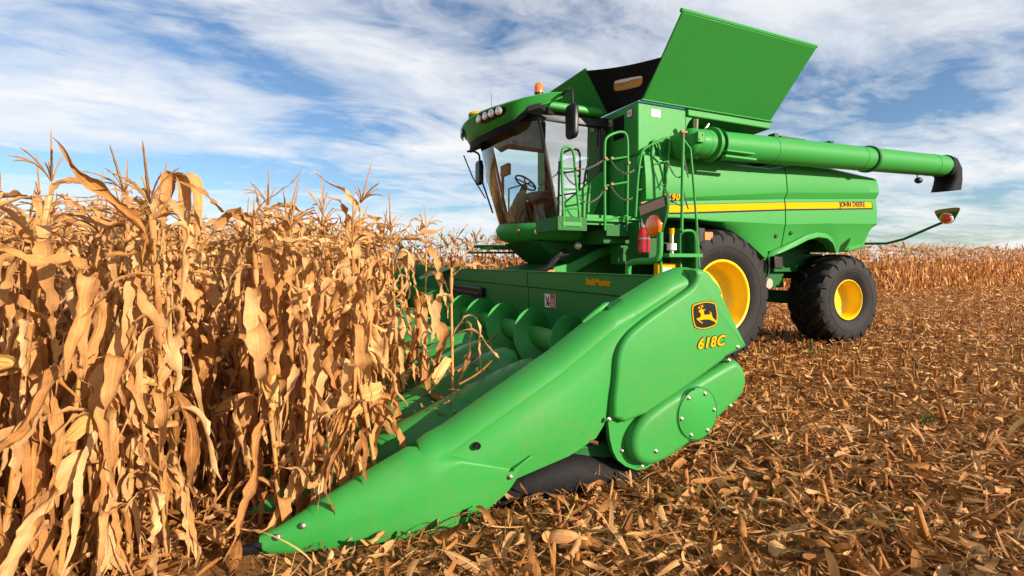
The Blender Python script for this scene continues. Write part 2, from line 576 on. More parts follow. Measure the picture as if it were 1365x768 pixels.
def build_header():
    T = thing('corn_header', 'wide green corn header with pointed row snouts, mounted low on the front of the combine', 'corn header', (1.5, YM, 0))
    # ---- end divider: a hollow moulded hood along the outer edge of the header
    HX = [0.45, 0.61, 0.72, 0.80, 1.15, 1.56, 1.98, 2.10, 2.35, 2.47, 2.62, 2.74, 2.87, 2.94]
    HT = [0.36, 0.44, 0.51, 0.535, 0.725, 0.945, 1.215, 1.265, 1.385, 1.445, 1.49, 1.495, 1.46, 1.40]
    BX = [0.45, 1.0, 1.25, 1.63, 1.84, 1.90, 1.95, 2.02, 2.2, 2.5, 2.7, 3.0]
    BZ = [0.10, 0.12, 0.20, 0.28, 0.37, 0.46, 0.60, 0.80, 0.90, 1.05, 1.15, 1.15]

    def hood(m=1, yo=2.715):
        def yy(y):
            return y if m > 0 else 2 * YM - y
        xs = sorted(set(list(np.linspace(0.66, 2.94, 44)) + [1.9, 1.95, 2.0]))
        rings = []
        for x in xs:
            zt, zb = interp(x, HX, HT), interp(x, BX, BZ)
            yo = 2.715 + 0.012 * (1 - min(max((x - 0.75) / 0.5, 0), 1))
            h = zt - zb
            s = min(0.15, h * 0.5)
            w = 0.15 + 0.03 * math.sin((x - 0.45) / 2.5 * PI)
            sag = 0.022 * math.sin(min(max((x - 0.6) / 1.3, 0), 1) * PI)       # the face bellies out a little
            ring = []
            for k in range(6):
                z = zb + (zt - s - zb) * k / 5
                ring.append((x, yy(yo + 0.03 * (1 - math.sin(PI * (0.12 + 0.88 * k / 5) * 0.75 + 0.2)) - sag * math.sin(PI * k / 5)), z))
            for k in range(1, 9):
                a = PI / 2 * k / 8
                ring.append((x, yy(yo + w * (1 - math.cos(a))), zt - s + s * math.sin(a)))
            ring.append((x, yy(yo + w + 0.012), zt - 0.012))
            ring.append((x, yy(yo + w + 0.014), zt - 0.05))
            ring.append((x, yy(yo + w + 0.075), zt - 0.075))
            ring.append((x, yy(yo + w + 0.09), max(zb, zt - 0.5)))
            ring.append((x, yy(yo + 0.06), zb))
            rings.append(ring)
        return G().loft(rings)

    NX = [-0.17, -0.05, 0.2, 0.42, 0.60, 0.70, 0.90, 1.10, 1.24]
    NT = [0.098, 0.148, 0.28, 0.375, 0.452, 0.450, 0.385, 0.315, 0.265]
    NBX = [-0.17, 0.0, 0.2, 0.42, 0.87, 0.92, 1.04, 1.18, 1.24]
    NB = [0.012, 0.002, 0.0, -0.004, -0.01, 0.0, 0.05, 0.13, 0.20]
    NY = [2.835, 2.80, 2.745, 2.715, 2.698, 2.694, 2.694, 2.698, 2.700]
    NW = [0.035, 0.06, 0.11, 0.145, 0.165, 0.12, 0.03, 0.02, 0.018]

    def nose(m=1):
        def yy(y):
            return y if m > 0 else 2 * YM - y
        rings = []
        for x in np.linspace(-0.17, 1.24, 32):
            zt, zb, yo, w = interp(x, NX, NT), interp(x, NBX, NB), interp(x, NX, NY), interp(x, NX, NW)
            s = (zt - zb) * (0.55 if x < 0.6 else max(0.55 - (x - 0.6) * 1.8, 0.06))
            ring = [(x, yy(yo + 0.02), zb)]
            for k in range(1, 5):
                z = zb + (zt - s - zb) * k / 4
                ring.append((x, yy(yo + 0.012 * (1 - k / 4)), z))
            for k in range(1, 9):
                a = PI / 2 * k / 8
                ring.append((x, yy(yo + w * (1 - math.cos(a))), zt - s + s * math.sin(a)))
            wi = w + (0.10 if x < 0.62 else 0.03) * min(1, (x + 0.25) * 2.2)
            ring.append((x, yy(yo + wi), zt - 0.4 * s))
            ring.append((x, yy(yo + wi), zb + 0.01))
            rings.append(ring)
        return G().loft(rings)

    def tip(m=1):
        def yy(y):
            return y if m > 0 else 2 * YM - y
        rings = []
        for x, c, hw, hh in [(-0.155, 0.055, 0.042, 0.046), (-0.20, 0.046, 0.038, 0.034), (-0.26, 0.036, 0.025, 0.020), (-0.32, 0.030, 0.005, 0.005)]:
            rings.append([(x, yy(2.872 + hw * math.cos(a)), c + hh * math.sin(a)) for a in np.linspace(0, 2 * PI, 14, endpoint=False)])
        return G().loft(rings)

    for m in (1, -1):
        D = obj('end_divider', hood(m), 'poly', T, sharp=42)
        obj('nose_cone', nose(m), 'poly', D, sharp=42)
        obj('wear_tip', tip(m), 'black', D)
        # raised end panel behind the S-shaped step
        seam = smooth_poly([(1.925, 0.50), (1.925, 0.62), (1.945, 0.76), (1.955, 0.92), (2.03, 1.04), (2.20, 1.145), (2.44, 1.265), (2.60, 1.345),
                            (2.645, 1.40), (2.64, 1.475)], 2, False)
        rest = [(2.70, 1.485), (2.78, 1.45), (2.845, 1.38), (3.00, 1.14), (3.155, 0.90), (3.13, 0.875), (2.95, 0.825), (2.90, 0.792), (2.70, 0.70), (2.45, 0.59), (2.2, 0.49), (2.02, 0.455)]
        dense = []
        pts = seam + rest
        for i in range(len(pts)):
            a, b = np.array(pts[i]), np.array(pts[(i + 1) % len(pts)])
            k = max(1, int(np.linalg.norm(b - a) / 0.05))
            dense += [tuple(a + (b - a) * j / k) for j in range(k)]
        g = G().pillow(dense, 2.80, 2.668, 0.035, 6)
        if m < 0:
            g.v = [(x, 2 * YM - y, z) for x, y, z in g.v]
        EP = obj('end_panel', g, 'poly', D, sharp=50)
        if m < 0:
            continue
        # lower drive cover: flange plate, bulged cover, round access plate
        fl = smooth_poly([(1.90, 0.52), (1.925, 0.30), (2.0, 0.17), (2.19, 0.085), (2.36, 0.17), (2.42, 0.3), (2.3, 0.55), (2.1, 0.56)], 1)
        obj('drive_flange', G().prism(fl, 2.725, 2.75), 'green', D, 0.004)
        ring = []
        for i, (x, z) in enumerate(fl):
            ring.append([(x, 2.725, z), (x, 2.705, z), (x + (2.15 - x) * 0.06, 2.705, z + (0.33 - z) * 0.06), (x + (2.15 - x) * 0.06, 2.725, z + (0.33 - z) * 0.06)])
        obj('flange_rim', G().loft(ring + [ring[0]], True, False), 'green', D)
        cov = smooth_poly([(2.90, 0.775), (3.02, 0.81), (3.115, 0.72), (3.13, 0.60), (3.06, 0.50), (2.85, 0.39), (2.62, 0.265), (2.36, 0.155), (2.19, 0.135), (2.075, 0.20),
                           (2.045, 0.31), (2.09, 0.42), (2.22, 0.520), (2.55, 0.650)], 3)
        obj('drive_cover', G().pillow(cov, 2.74, 2.636, 0.055, 7), 'poly', D, sharp=60)
        cx, cz, ra = 2.615, 0.452, 0.178
        disc = [(cx + ra * math.cos(a), cz + ra * math.sin(a)) for a in np.linspace(0, 2 * PI, 48, endpoint=False)]
        obj('access_cover', G().pillow(disc, 2.640, 2.626, 0.004, 2), 'green', D)
        gro = G()
        gro.lathe_y([(ra + 0.004, 2.6405), (ra + 0.010, 2.6335), (ra + 0.017, 2.6405)], cx, cz, 48)
        obj('access_cover_groove', gro, 'green_dark', D)
        bolts = [(cx + 0.86 * ra * math.cos(a), 2.626, cz + 0.86 * ra * math.sin(a)) for a in (R(5), R(65), R(125), R(185), R(245), R(305))]
        bolts += [(3.05, 2.668, 0.892), (2.955, 2.664, 0.80), (2.94, 2.636, 0.47), (2.245, 2.636, 0.245), (1.90, 2.69, 0.49), (2.02, 2.725, 0.50), (2.03, 2.725, 0.25), (2.20, 2.725, 0.115),
                  (1.19, 2.694, 0.235), (0.04, 2.778, 0.15), (-0.08, 2.802, 0.105)]
        for bx, by, bz in bolts:
            g = G().lathe_y([(0.0005, by - 0.014), (0.006, by - 0.014), (0.010, by - 0.011), (0.010, by - 0.004), (0.016, by - 0.003), (0.016, by + 0.006)], bx, bz, 12)
            obj('bolt', g, 'steel', D)
        for bx, bz in ((0.98, 0.45), (0.90, 0.075)):
            by = 2.70 if bz > 0.3 else 2.696
            g = G().lathe_y([(0.020, by + 0.02), (0.021, by - 0.004), (0.014, by - 0.003), (0.013, by + 0.002), (0.0005, by + 0.002)], bx, bz, 18)
            obj('bolt_hole', g, 'decal_black', D)
        # small latch fold moulded by the lower seam and the grab handle on the top edge
        g = G().hexa([(1.20, 2.700, 0.27), (1.33, 2.700, 0.33), (1.33, 2.700, 0.345), (1.20, 2.700, 0.285)], [(1.20, 2.67, 0.27), (1.33, 2.685, 0.33), (1.33, 2.685, 0.345), (1.20, 2.67, 0.285)])
        obj('moulded_rib', g, 'poly', D, 0.004)
        g = G().tube([(1.82, 2.885, 1.115), (1.90, 2.87, 1.175), (1.99, 2.862, 1.228), (2.03, 2.87, 1.24)], [0.012, 0.018, 0.022, 0.012], 10)
        obj('top_latch', g, 'poly', D)
        obj('latch_pocket', G().hexa([(1.98, 2.80, 1.20), (2.10, 2.80, 1.26), (2.10, 2.86, 1.272), (1.98, 2.86, 1.222)], [(1.98, 2.80, 1.209), (2.10, 2.80, 1.268), (2.10, 2.86, 1.279), (1.98, 2.86, 1.231)]), 'green_dark', D, 0.006)
        # emblem: shield with a yellow rim, black field and a leaping deer
        def em(pts, y0, y1, mat, name):
            P = [(2.722 + (x - 333) * 0.00086, 1.147 - (y - 270) * 0.00062 + (x - 333) * 0.00002) for x, y in pts]
            obj(name, G().prism(P, y0, y1), mat, D, smooth=False)
        outer = smooth_poly([(183, 150), (200, 128), (330, 97), (440, 122), (460, 140), (482, 270), (474, 385), (455, 408), (330, 442), (235, 418), (212, 398), (184, 270)], 2)
        c0 = np.array([333, 270])
        sc = lambda k: [tuple(c0 + (np.array(p) - c0) * k) for p in outer]
        em(sc(1.0), 2.6670, 2.6660, 'decal_black', 'emblem_edge')
        em(sc(0.955), 2.6650, 2.6640, 'decal_yellow', 'emblem_border')
        em(sc(0.885), 2.6630, 2.6620, 'decal_black', 'emblem_field')
        deer = [(256, 214), (262, 205), (284, 200), (300, 198), (312, 203), (330, 194), (326, 206), (313, 214), (312, 240), (318, 262), (345, 266), (372, 264), (386, 260), (391, 252), (378, 236), (380, 228),
                (388, 236), (400, 252), (402, 270), (406, 288), (418, 310), (438, 332), (462, 358), (466, 372), (452, 374), (430, 350), (404, 338), (380, 324), (345, 318), (312, 316), (288, 322), (272, 318),
                (258, 312), (276, 336), (300, 354), (296, 364), (270, 342), (246, 318), (232, 302), (240, 294), (262, 294), (276, 284), (280, 262), (278, 234), (262, 230)]
        em(deer, 2.6610, 2.6600, 'decal_yellow', 'emblem_deer')
        ant = G()
        for a, b in [((285, 200), (262, 186)), ((262, 186), (246, 182)), ((270, 192), (262, 158)), ((285, 198), (290, 172)), ((290, 172), (275, 146)), ((290, 172), (300, 142)), ((290, 180), (308, 160)), ((262, 186), (250, 168))]:
            d = np.array(b, float) - np.array(a, float)
            nrm = np.array([-d[1], d[0]]) / np.linalg.norm(d) * 4.0
            Q = [np.array(a) + nrm, np.array(b) + nrm * .6, np.array(b) - nrm * .6, np.array(a) - nrm]
            ant.prism([(2.722 + (x - 333) * 0.00086, 1.147 - (y - 270) * 0.00062) for x, y in Q], 2.6606, 2.6598)
        obj('emblem_antlers', ant, 'decal_yellow', D, smooth=False)
        ux, uz = (0.999, 0, 0.045), (0, 0, 1)
        put_text('number_outline', '618C', 0.105, (2.775, 2.6655, 0.945), [q * 1.04 for q in ux], uz, 'decal_black', D, shear=0.25, bold=0.0080, extrude=0.001, spacing=1.12)
        put_text('number', '618C', 0.105, (2.775, 2.6625, 0.945), [q * 1.04 for q in ux], uz, 'decal_yellow', D, shear=0.25, bold=0.0030, extrude=0.001, spacing=1.12)

    # ---- skid pan under the divider
    rings = []
    for x, z0, z1, ya in [(1.02, 0.0, 0.10, 2.86), (1.2, -0.01, 0.16, 2.80), (1.5, 0.0, 0.24, 2.78), (1.72, 0.0, 0.26, 2.775), (1.95, 0.0, 0.19, 2.77), (2.15, 0.0, 0.09, 2.76), (2.27, 0.0, 0.04, 2.76)]:
        rings.append([(x, ya, z0), (x, ya - 0.01, z0 + (z1 - z0) * 0.35), (x, ya + 0.03, z0 + (z1 - z0) * 0.75), (x, ya + 0.10, z1), (x, ya + 0.40, z1), (x, ya + 0.40, z0)])
    obj('skid_pan', G().loft(rings), 'skid', T, sharp=50)
    g = G().hexa([(0.25, 2.80, -0.01), (0.85, 2.74, -0.01), (0.85, 2.74, 0.02), (0.25, 2.80, 0.02)], [(0.25, 2.98, -0.01), (0.85, 3.0, -0.01), (0.85, 3.0, 0.05), (0.25, 2.98, 0.05)])
    obj('skid_pan', g, 'skid', T, 0.01)
    g = G().tube([(1.72, 2.80, 0.36), (1.82, 2.70, 0.34)], 0.013, 10)
    obj('pivot_pin', g, 'rust', T)
    obj('pivot_bracket', G().hexa([(1.60, 2.74, 0.33), (1.86, 2.72, 0.43), (1.86, 2.72, 0.50), (1.60, 2.74, 0.37)], [(1.60, 2.80, 0.33), (1.86, 2.80, 0.43), (1.86, 2.80, 0.50), (1.60, 2.80, 0.37)]), 'green', T, 0.006)
    obj('row_frame', G().box(0.95, 2.6, 2.85, 2 * YM - 2.85, 0.16, 0.27), 'green_dark', T, 0.01)

    # ---- row snouts
    SX = [-0.24, -0.20, 0.0, 0.4, 0.6, 1.0, 1.5, 1.62, 1.70]
    ST = [0.05, 0.085, 0.185, 0.36, 0.45, 0.61, 0.80, 0.82, 0.79]
    SW = [0.008, 0.025, 0.075, 0.135, 0.165, 0.195, 0.205, 0.195, 0.15]
    SH = [0.02, 0.05, 0.12, 0.20, 0.23, 0.25, 0.26, 0.26, 0.24]
    for k in range(17):
        yc = 2.776 + 0.508 * (k + 1)
        rings = []
        for x in [-0.24, -0.20, -0.1, 0.05, 0.2, 0.4, 0.55, 0.593, 0.60, 0.64, 0.8, 1.0, 1.2, 1.4, 1.54, 1.62, 1.67, 1.70]:
            zt, w, h = interp(x, SX, ST), interp(x, SX, SW), interp(x, SX, SH)
            if x > 0.595:
                zt -= 0.008; w -= 0.008
            rings.append([(x, yc - w * math.cos(a) * (1 if 0 < a < PI else 1), zt - h + h * (math.sin(a) ** 0.8 if 0 < a < PI else 0)) for a in np.linspace(0, PI, 13)])
        obj('snout', G().loft(rings), 'hood', T, sharp=50)

    # ---- auger, trough, back frame
    ax, az = 2.10, 0.82
    A = obj('auger', G().cyl((ax, 2.9, az), (ax, 11.6, az), 0.105, 24), 'green', T)
    for y0, y1, sgn in ((2.95, 7.0, -1), (7.5, 11.55, 1)):
        g = G()
        rings = []
        n = int((y1 - y0) / 0.70 * 30)
        for i in range(n + 1):
            y = y0 + (y1 - y0) * i / n
            a = sgn * 2 * PI * (y - y0) / 0.70 + 0.6
            cc, ss = math.cos(a), math.sin(a)
            rings.append([(ax + r * cc, y + d, az + r * ss) for r, d in ((0.09, -0.004), (0.19, -0.004), (0.272, -0.004), (0.272, 0.004), (0.19, 0.004), (0.09, 0.004))])
        obj('flighting', g.loft(rings), 'green', A, sharp=60)
    tr = [(1.66, 0.62), (1.72, 0.60), (1.80, 0.54), (1.95, 0.50), (2.15, 0.50), (2.35, 0.54), (2.5, 0.62), (2.58, 0.72), (2.62, 0.72), (2.62, 0.40), (1.66, 0.40)]
    obj('auger_trough', G().prism(tr, 2.86, 2 * YM - 2.86), 'green_steel', T)
    BF = G()
    BF.box(2.58, 2.62, 2.86, 2 * YM - 2.86, 0.70, 1.235)
    BF.box(2.565, 2.76, 2.86, 2 * YM - 2.86, 1.238, 1.42)
    B = obj('back_frame', BF, 'green_steel', T, 0.006)
    for yy in (5.3, 8.9):
        obj('panel_joint', G().box(2.574, 2.58, yy, yy + 0.012, 0.72, 1.23), 'green_dark', B)
        obj('panel_joint', G().box(2.560, 2.566, yy, yy + 0.008, 1.24, 1.418), 'green_dark', B)
    obj('top_flange', G().box(2.556, 2.60, 2.86, 2 * YM - 2.86, 1.421, 1.43), 'green', B)
    put_text('lettering', 'StalkMaster', 0.085, (2.561, 3.80, 1.345), (0, -1, 0), (0, 0, 1), 'decal_yellow', B, bold=0.003, extrude=0.001)
    wl = obj('warning_label', G().box(2.572, 2.5795, 4.63, 4.87, 1.03, 1.18), 'white', B)
    obj('label_heading', G().box(2.569, 2.5715, 4.632, 4.74, 1.135, 1.178), 'red_label', wl)
    obj('label_text_block', G().box(2.569, 2.5715, 4.632, 4.74, 1.032, 1.13), 'red_label', wl)
    lines = G()
    for i in range(4):
        lines.box(2.567, 2.5688, 4.642, 4.725, 1.045 + i * 0.021, 1.053 + i * 0.021)
    obj('label_lines', lines, 'white', wl)
    pic = G()
    for a, b in [((4.84, 1.15), (4.80, 1.09)), ((4.80, 1.09), (4.83, 1.05)), ((4.80, 1.09), (4.775, 1.15)), ((4.80, 1.09), (4.77, 1.05)), ((4.765, 1.10), (4.765, 1.06))]:
        pic.tube([(2.5705, a[0], a[1]), (2.5705, b[0], b[1])], 0.006, 5)
    obj('label_picture', pic, 'decal_black', wl)
    F_ = obj('feeder_opening', G().box(2.50, 2.579, 6.75, 8.15, 0.72, 1.16), 'black', T, 0.02)
    for i in range(4):
        obj('feeder_slat', G().box(2.47, 2.50, 6.78, 8.12, 0.78 + i * 0.09, 0.81 + i * 0.09), 'dark_trim', F_, 0.005)
    obj('stalk_plate', G().hexa([(2.15, 9.05, 1.20), (2.56, 8.35, 1.42), (2.56, 8.9, 1.42), (2.2, 9.4, 1.24)], [(2.15, 9.05, 1.215), (2.56, 8.35, 1.435), (2.56, 8.9, 1.435), (2.2, 9.4, 1.255)]), 'green', T, 0.004)
    obj('hinge_tab', G().box(2.54, 2.64, 8.0, 8.14, 1.36, 1.46), 'green', T, 0.008)

    # ---- warning lamp on a bent bracket at the end of the header
    L = obj('lamp_bracket', G().tube(smooth_poly([(2.66, 3.48, 1.30), (2.66, 3.48, 1.50), (2.66, 3.45, 1.535), (2.70, 3.22, 1.545), (2.72, 3.17, 1.56), (2.735, 3.16, 1.60), (2.735, 3.16, 1.78)], 2, False), 0.026, 12), 'green', T)
    obj('bracket_socket', G().cyl((2.66, 3.48, 1.28), (2.66, 3.48, 1.42), 0.04, 14), 'green', L)
    pad = smooth_poly([(3.435, 2.035), (3.10, 2.085), (3.075, 2.05), (3.085, 1.93), (3.165, 1.765), (3.20, 1.745), (3.30, 1.75), (3.335, 1.79), (3.44, 1.99)], 2)
    obj('lamp_paddle', G().prism_x(pad, 2.735, 2.77), 'green_dark', L, 0.01)
    obj('reflector_strip', G().prism_x([(3.42, 2.015), (3.105, 2.062), (3.095, 1.985), (3.40, 1.935)], 2.729, 2.7345), 'bronze_reflector', L)
    g = G()
    rings = []
    for r, d in ((0.092, 0.0), (0.092, -0.02), (0.08, -0.034), (0.05, -0.042), (0.001, -0.045)):
        rings.append([(2.735 + d, 3.225 + r * math.cos(a), 1.835 + r * math.sin(a)) for a in np.linspace(0, 2 * PI, 28, endpoint=False)])
    obj('amber_lens', g.loft(rings), 'amber', L, sharp=60)
    return T


build_header()


# ================================================================== COMBINE
def build_combine():
    T = thing('combine_harvester', 'large green combine harvester with open grain tank, yellow wheels and folded unloading tube', 'combine harvester', (5.9, YM, 0))

    def mirror_y(g):
        g.v = [(x, 2 * YM - y, z) for x, y, z in g.v]
        return g

    # ---- wheels
    def wheel(cx, cy, Rt, W, rim_r, lugs, dish, out=-1, steer=0.0, name='wheel', letters=None, lean=1):
        """cy: middle plane of the tyre; out: side (-y or +y) of the outer face"""
        Wn = node('wheel', T)
        og = origin(T)
        Wn.location = (cx - og.x, cy - og.y, Rt - 0.02)
        Wn.rotation_euler = (0, 0, steer)
        ORIGIN[Wn.name] = Vector((0, 0, 0))
        h = W / 2
        rb = Rt - 0.062
        prof = [(rim_r * 0.985, -h * 0.72), (rim_r + 0.02, -h * 0.80), (rim_r + 0.06, -h * 0.92), (rim_r + (rb - rim_r) * 0.40, -h * 1.02), (rim_r + (rb - rim_r) * 0.62, -h * 1.02), (rb - 0.09, -h * 0.965),
                (rb - 0.035, -h * 0.90), (rb - 0.008, -h * 0.70), (rb, -h * 0.3), (rb + 0.004, 0)]
        prof = prof + [(r, -y) for r, y in prof[-2::-1]]
        g = G()
        rings = [[(r * math.cos(2 * PI * k / 72), y, r * math.sin(2 * PI * k / 72)) for k in range(72)] for r, y in prof]
        g.loft(rings, True, False)
        # chevron lugs
        for sd_ in (-1, 1):
            for i in range(lugs):
                a0 = 2 * PI * (i + (0.5 if sd_ > 0 else 0)) / lugs
                prev = []
                for k in range(8):
                    s = k / 7
                    y = (-0.03 + s * (h * 0.98 + 0.03)) * sd_
                    skew = lean * (0.62 * s) * (W / Rt) * 0.75
                    base = interp(abs(y), [0, h * .3, h * .7, h * .9, h * .965], [rb + .004, rb, rb - .008, rb - .035, rb - .09])
                    hgt = 0.062 * (1 - 0.2 * s) if s < 0.95 else 0.04
                    wd = 0.036 + 0.016 * s
                    ring = []
                    for da, rr in ((-wd * 1.35, base - 0.02), (-wd, base + hgt), (wd, base + hgt), (wd * 1.35, base - 0.02)):
                        a = a0 + skew + da / rb
                        ring.append((rr * math.cos(a), y, rr * math.sin(a)))
                    prev.append(ring)
                # shoulder foot running down the sidewall
                s = 1.0
                yf = h * 1.035 * sd_
                ring = []
                for da, rr in ((-0.062, rb - 0.20), (-0.05, rb - 0.075), (0.05, rb - 0.075), (0.062, rb - 0.20)):
                    a = a0 + lean * 0.62 * (W / Rt) * 0.75 + da / rb
                    ring.append((rr * math.cos(a), yf * (0.985 if rr < rb - 0.1 else 0.99), rr * math.sin(a)))
                prev.append(ring)
                g.loft(prev)
        ty = obj('tyre', g, 'rubber', Wn, 0, sharp=35, doubles=False)
        # fine moulded ring lines on the sidewall
        g = G()
        for rr in (rim_r + 0.045, rim_r + (rb - rim_r) * 0.5):
            for sg in (out,):
                yb = interp(rr, [p[0] for p in prof[:6]], [-p[1] for p in prof[:6]]) * sg
                g.loft([[((rr + d) * math.cos(2 * PI * k / 72), yb + sg * e, (rr + d) * math.sin(2 * PI * k / 72)) for k in range(72)] for d, e in ((-0.010, -0.002), (-0.003, 0.005), (0.003, 0.005), (0.010, -0.002))], True, False)
        obj('sidewall_rib', g, 'rubber', ty)
        if letters:
            for word, arc0, size in letters:
                vs, fs = text_geom(word, size, bold=0.004, extrude=0.002, spacing=1.25)
                rr0 = rim_r + (rb - rim_r) * 0.32
                q = []
                for v in vs:
                    a = arc0 - v[0] / rr0
                    r = rr0 + v[1]
                    yb = interp(r, [p[0] for p in prof[:6]], [-p[1] for p in prof[:6]]) + 0.003 + v[2]
                    q.append((r * math.cos(a), out * yb, r * math.sin(a)))
                obj('tyre_lettering', G().add(q, fs), 'rubber_text', ty, smooth=False)
        # rim: flange, barrel, dished centre
        o = out
        rp = [(rim_r * 0.97, o * h * 0.60), (rim_r * 1.035, o * h * 0.80), (rim_r * 1.03, o * h * 0.88), (rim_r * 1.0, o * h * 0.885), (rim_r * 0.965, o * h * 0.85), (rim_r * 0.945, o * h * 0.70),
              (rim_r * 0.90, o * h * 0.52), (rim_r * 0.885, o * h * 0.30)] + [(rim_r * a, o * (h * b)) for a, b in dish]
        g = G()
        n = 64
        g.loft([[(r * math.cos(2 * PI * k / n), y, r * math.sin(2 * PI * k / n)) for k in range(n)] for r, y in rp], True, False)
        g.loft([[(r * math.cos(2 * PI * k / n), y, r * math.sin(2 * PI * k / n)) for k in range(n)] for r, y in ((rim_r * 0.97, o * h * .6), (rim_r * 0.97, -o * h * .8), (rim_r * 1.03, -o * h * .85))], True, False)
        rim = obj('rim', g, 'yellow', Wn, sharp=40)
        hb = dish[-1][1] * h
        g = G()
        if Rt < 1:
            obj('rim_plate', G().box(-0.04, 0.06, o * (hb + 0.012) - 0.006, o * (hb + 0.012) + 0.006, 0.06, 0.17), 'yellow', Wn, 0.004)
            return Wn
        g.loft([[(r * math.cos(2 * PI * k / 24), o * y, r * math.sin(2 * PI * k / 24)) for k in range(24)] for r, y in ((0.16, hb - 0.02), (0.16, hb + 0.05), (0.13, hb + 0.07), (0.001, hb + 0.075))])
        obj('hub', g, 'yellow', Wn)
        for k in range(10):
            a = 2 * PI * k / 10
            c = (0.21 * math.cos(a), 0.21 * math.sin(a))
            obj('wheel_nut', G().cyl((c[0], o * (hb - 0.01), c[1]), (c[0], o * (hb + 0.03), c[1]), 0.018, 6), 'yellow', Wn)
        g = G().box(-0.05, 0.05, o * (hb + 0.012) - 0.004, o * (hb + 0.012) + 0.004, 0.28, 0.36)
        obj('rim_plate', g, 'yellow', Wn, 0.003)
        return Wn

    dish_f = [(0.86, 0.10), (0.80, 0.00), (0.74, -0.06), (0.66, -0.08), (0.64, -0.12), (0.50, -0.14), (0.0005, -0.16)]
    dish_r = [(0.87, 0.25), (0.82, 0.18), (0.72, 0.15), (0.40, 0.14), (0.0005, 0.14)]
    for o in (-1, 1):
        cyf = YM + o * (YM - 5.69)
        wheel(5.89, cyf, 1.03, 0.62, 0.55, 24, dish_f, o, 0.0, lean=-1, letters=[('800/70R38', R(110), 0.055)] if o < 0 else None)
        cyr = YM + o * (YM - 6.06)
        wheel(9.44, cyr, 0.855, 0.72, 0.365, 18, dish_r, o, R(-3.5), lean=-1, letters=[('GOODYEAR', R(72), 0.085)] if o < 0 else None)

    # ---- side bodywork
    def rows(x):
        """(z, y) knots of the side skin from its lower edge to the top"""
        zb = interp(x, [4.55, 4.85, 5.1, 5.5, 6.0, 6.4, 6.75, 7.0, 7.15, 7.44, 7.79, 8.05, 8.33, 8.6, 8.78, 8.94, 9.10, 9.71, 9.80, 9.92, 10.0],
                    [2.15, 2.16, 2.17, 2.165, 2.13, 2.03, 1.86, 1.70, 1.60, 1.68, 1.80, 1.90, 1.955, 1.94, 1.86, 1.70, 1.72, 1.83, 1.92, 2.12, 2.20])
        c1 = interp(x, [4.55, 6.0, 7.5, 8.5, 10.0], [2.19, 2.16, 2.15, 2.20, 2.24])
        c1 = max(c1, zb + 0.02)
        s0 = interp(x, [4.55, 5.22, 7.5, 9.82, 10.0], [2.235, 2.27, 2.42, 2.545, 2.555])
        s0 = max(s0, c1 + 0.02)
        s1 = s0 + 0.135
        u0 = s1 + 0.035
        u1 = u0 + interp(x, [4.55, 5.5, 7.5, 10], [0.025, 0.05, 0.10, 0.10])
        top = interp(x, [4.55, 7.2, 7.7, 8.6, 10.0], [3.10, 3.10, 3.22, 3.22, 3.13])
        yb = 5.70
        return [(zb, yb), (zb + (c1 - zb) * 0.35, yb - 0.05), (c1, 5.59), (c1 + 0.015, 5.582), (s0, 5.585), (s1, 5.60), (u0, 5.605), (u1, 5.555), (u1 + 0.015, 5.55), (u1 + (top - u1) * 0.5, 5.565), (top - 0.04, 5.60), (top, 5.66)]

    def skin_at(x, z):
        r = rows(x)
        return interp(z, [p[0] for p in r], [p[1] for p in r])

    def skin(x0, x1, n=50):
        g = G()
        rings = []
        for x in np.linspace(x0, x1, n):
            r = rows(x)
            ring = [(x, y, z) for z, y in r]
            ring += [(x, r[-1][1] + 0.05, r[-1][0]), (x, 5.80, r[-1][0] - 0.06), (x, 5.80, r[0][0])]
            rings.append(ring)
        return g.loft(rings)

    def stripe(x0, x1, d0, d1, off, n=40):
        g = G()
        rings = []
        for x in np.linspace(x0, x1, n):
            s0 = rows(x)[4][0]
            rings.append([(x, skin_at(x, s0 + d) - off, s0 + d) for d in (d0, (d0 + d1) / 2, d1)] + [(x, skin_at(x, s0 + d) + 0.002, s0 + d) for d in (d1, d0)])
        return g.loft(rings)

    for m in (1, -1):
        f = (lambda g: g) if m > 0 else mirror_y
        P1 = obj('side_panel', f(skin(4.56, 7.475)), 'green', T, sharp=24)
        P2 = obj('rear_side_panel', f(skin(7.50, 10.0)), 'green', T, sharp=24)
        for P, x0, x1 in ((P1, 5.0, 7.47), (P2, 7.505, 9.84)):
            obj('stripe', f(stripe(x0, x1, 0.004, 0.114, 0.004)), 'decal_yellow', P, sharp=20)
            obj('stripe_underline', f(stripe(x0, x1, -0.022, 0.003, 0.0035)), 'decal_black', P, sharp=20)
            obj('stripe_topline', f(stripe(x0, x1, 0.115, 0.123, 0.0035)), 'decal_black', P, sharp=20)
        obj('stripe_end', f(stripe(9.841, 9.865, -0.022, 0.123, 0.0035)), 'decal_black', P2, sharp=20)
        # flared wheel arch lip over the rear wheel
        lip = []
        for x in np.linspace(7.2, 8.95, 40):
            lip.append((x, rows(x)[0][0]))
        rings = []
        for i, (x, z) in enumerate(lip):
            s = math.sin(PI * i / (len(lip) - 1)) ** 0.5
            rings.append([(x, 5.70, z + 0.005), (x, 5.70 - 0.08 * s - 0.02, z + 0.006), (x, 5.70 - 0.10 * s - 0.02, z + 0.02), (x, 5.70 - 0.085 * s - 0.02, z + 0.045), (x, 5.64 - 0.03 * s, z + 0.10), (x, 5.66, z + 0.11), (x, 5.72, z + 0.10)])
        obj('arch_lip', f(G().loft(rings)), 'green', P2, sharp=50)
        if m < 0:
            continue
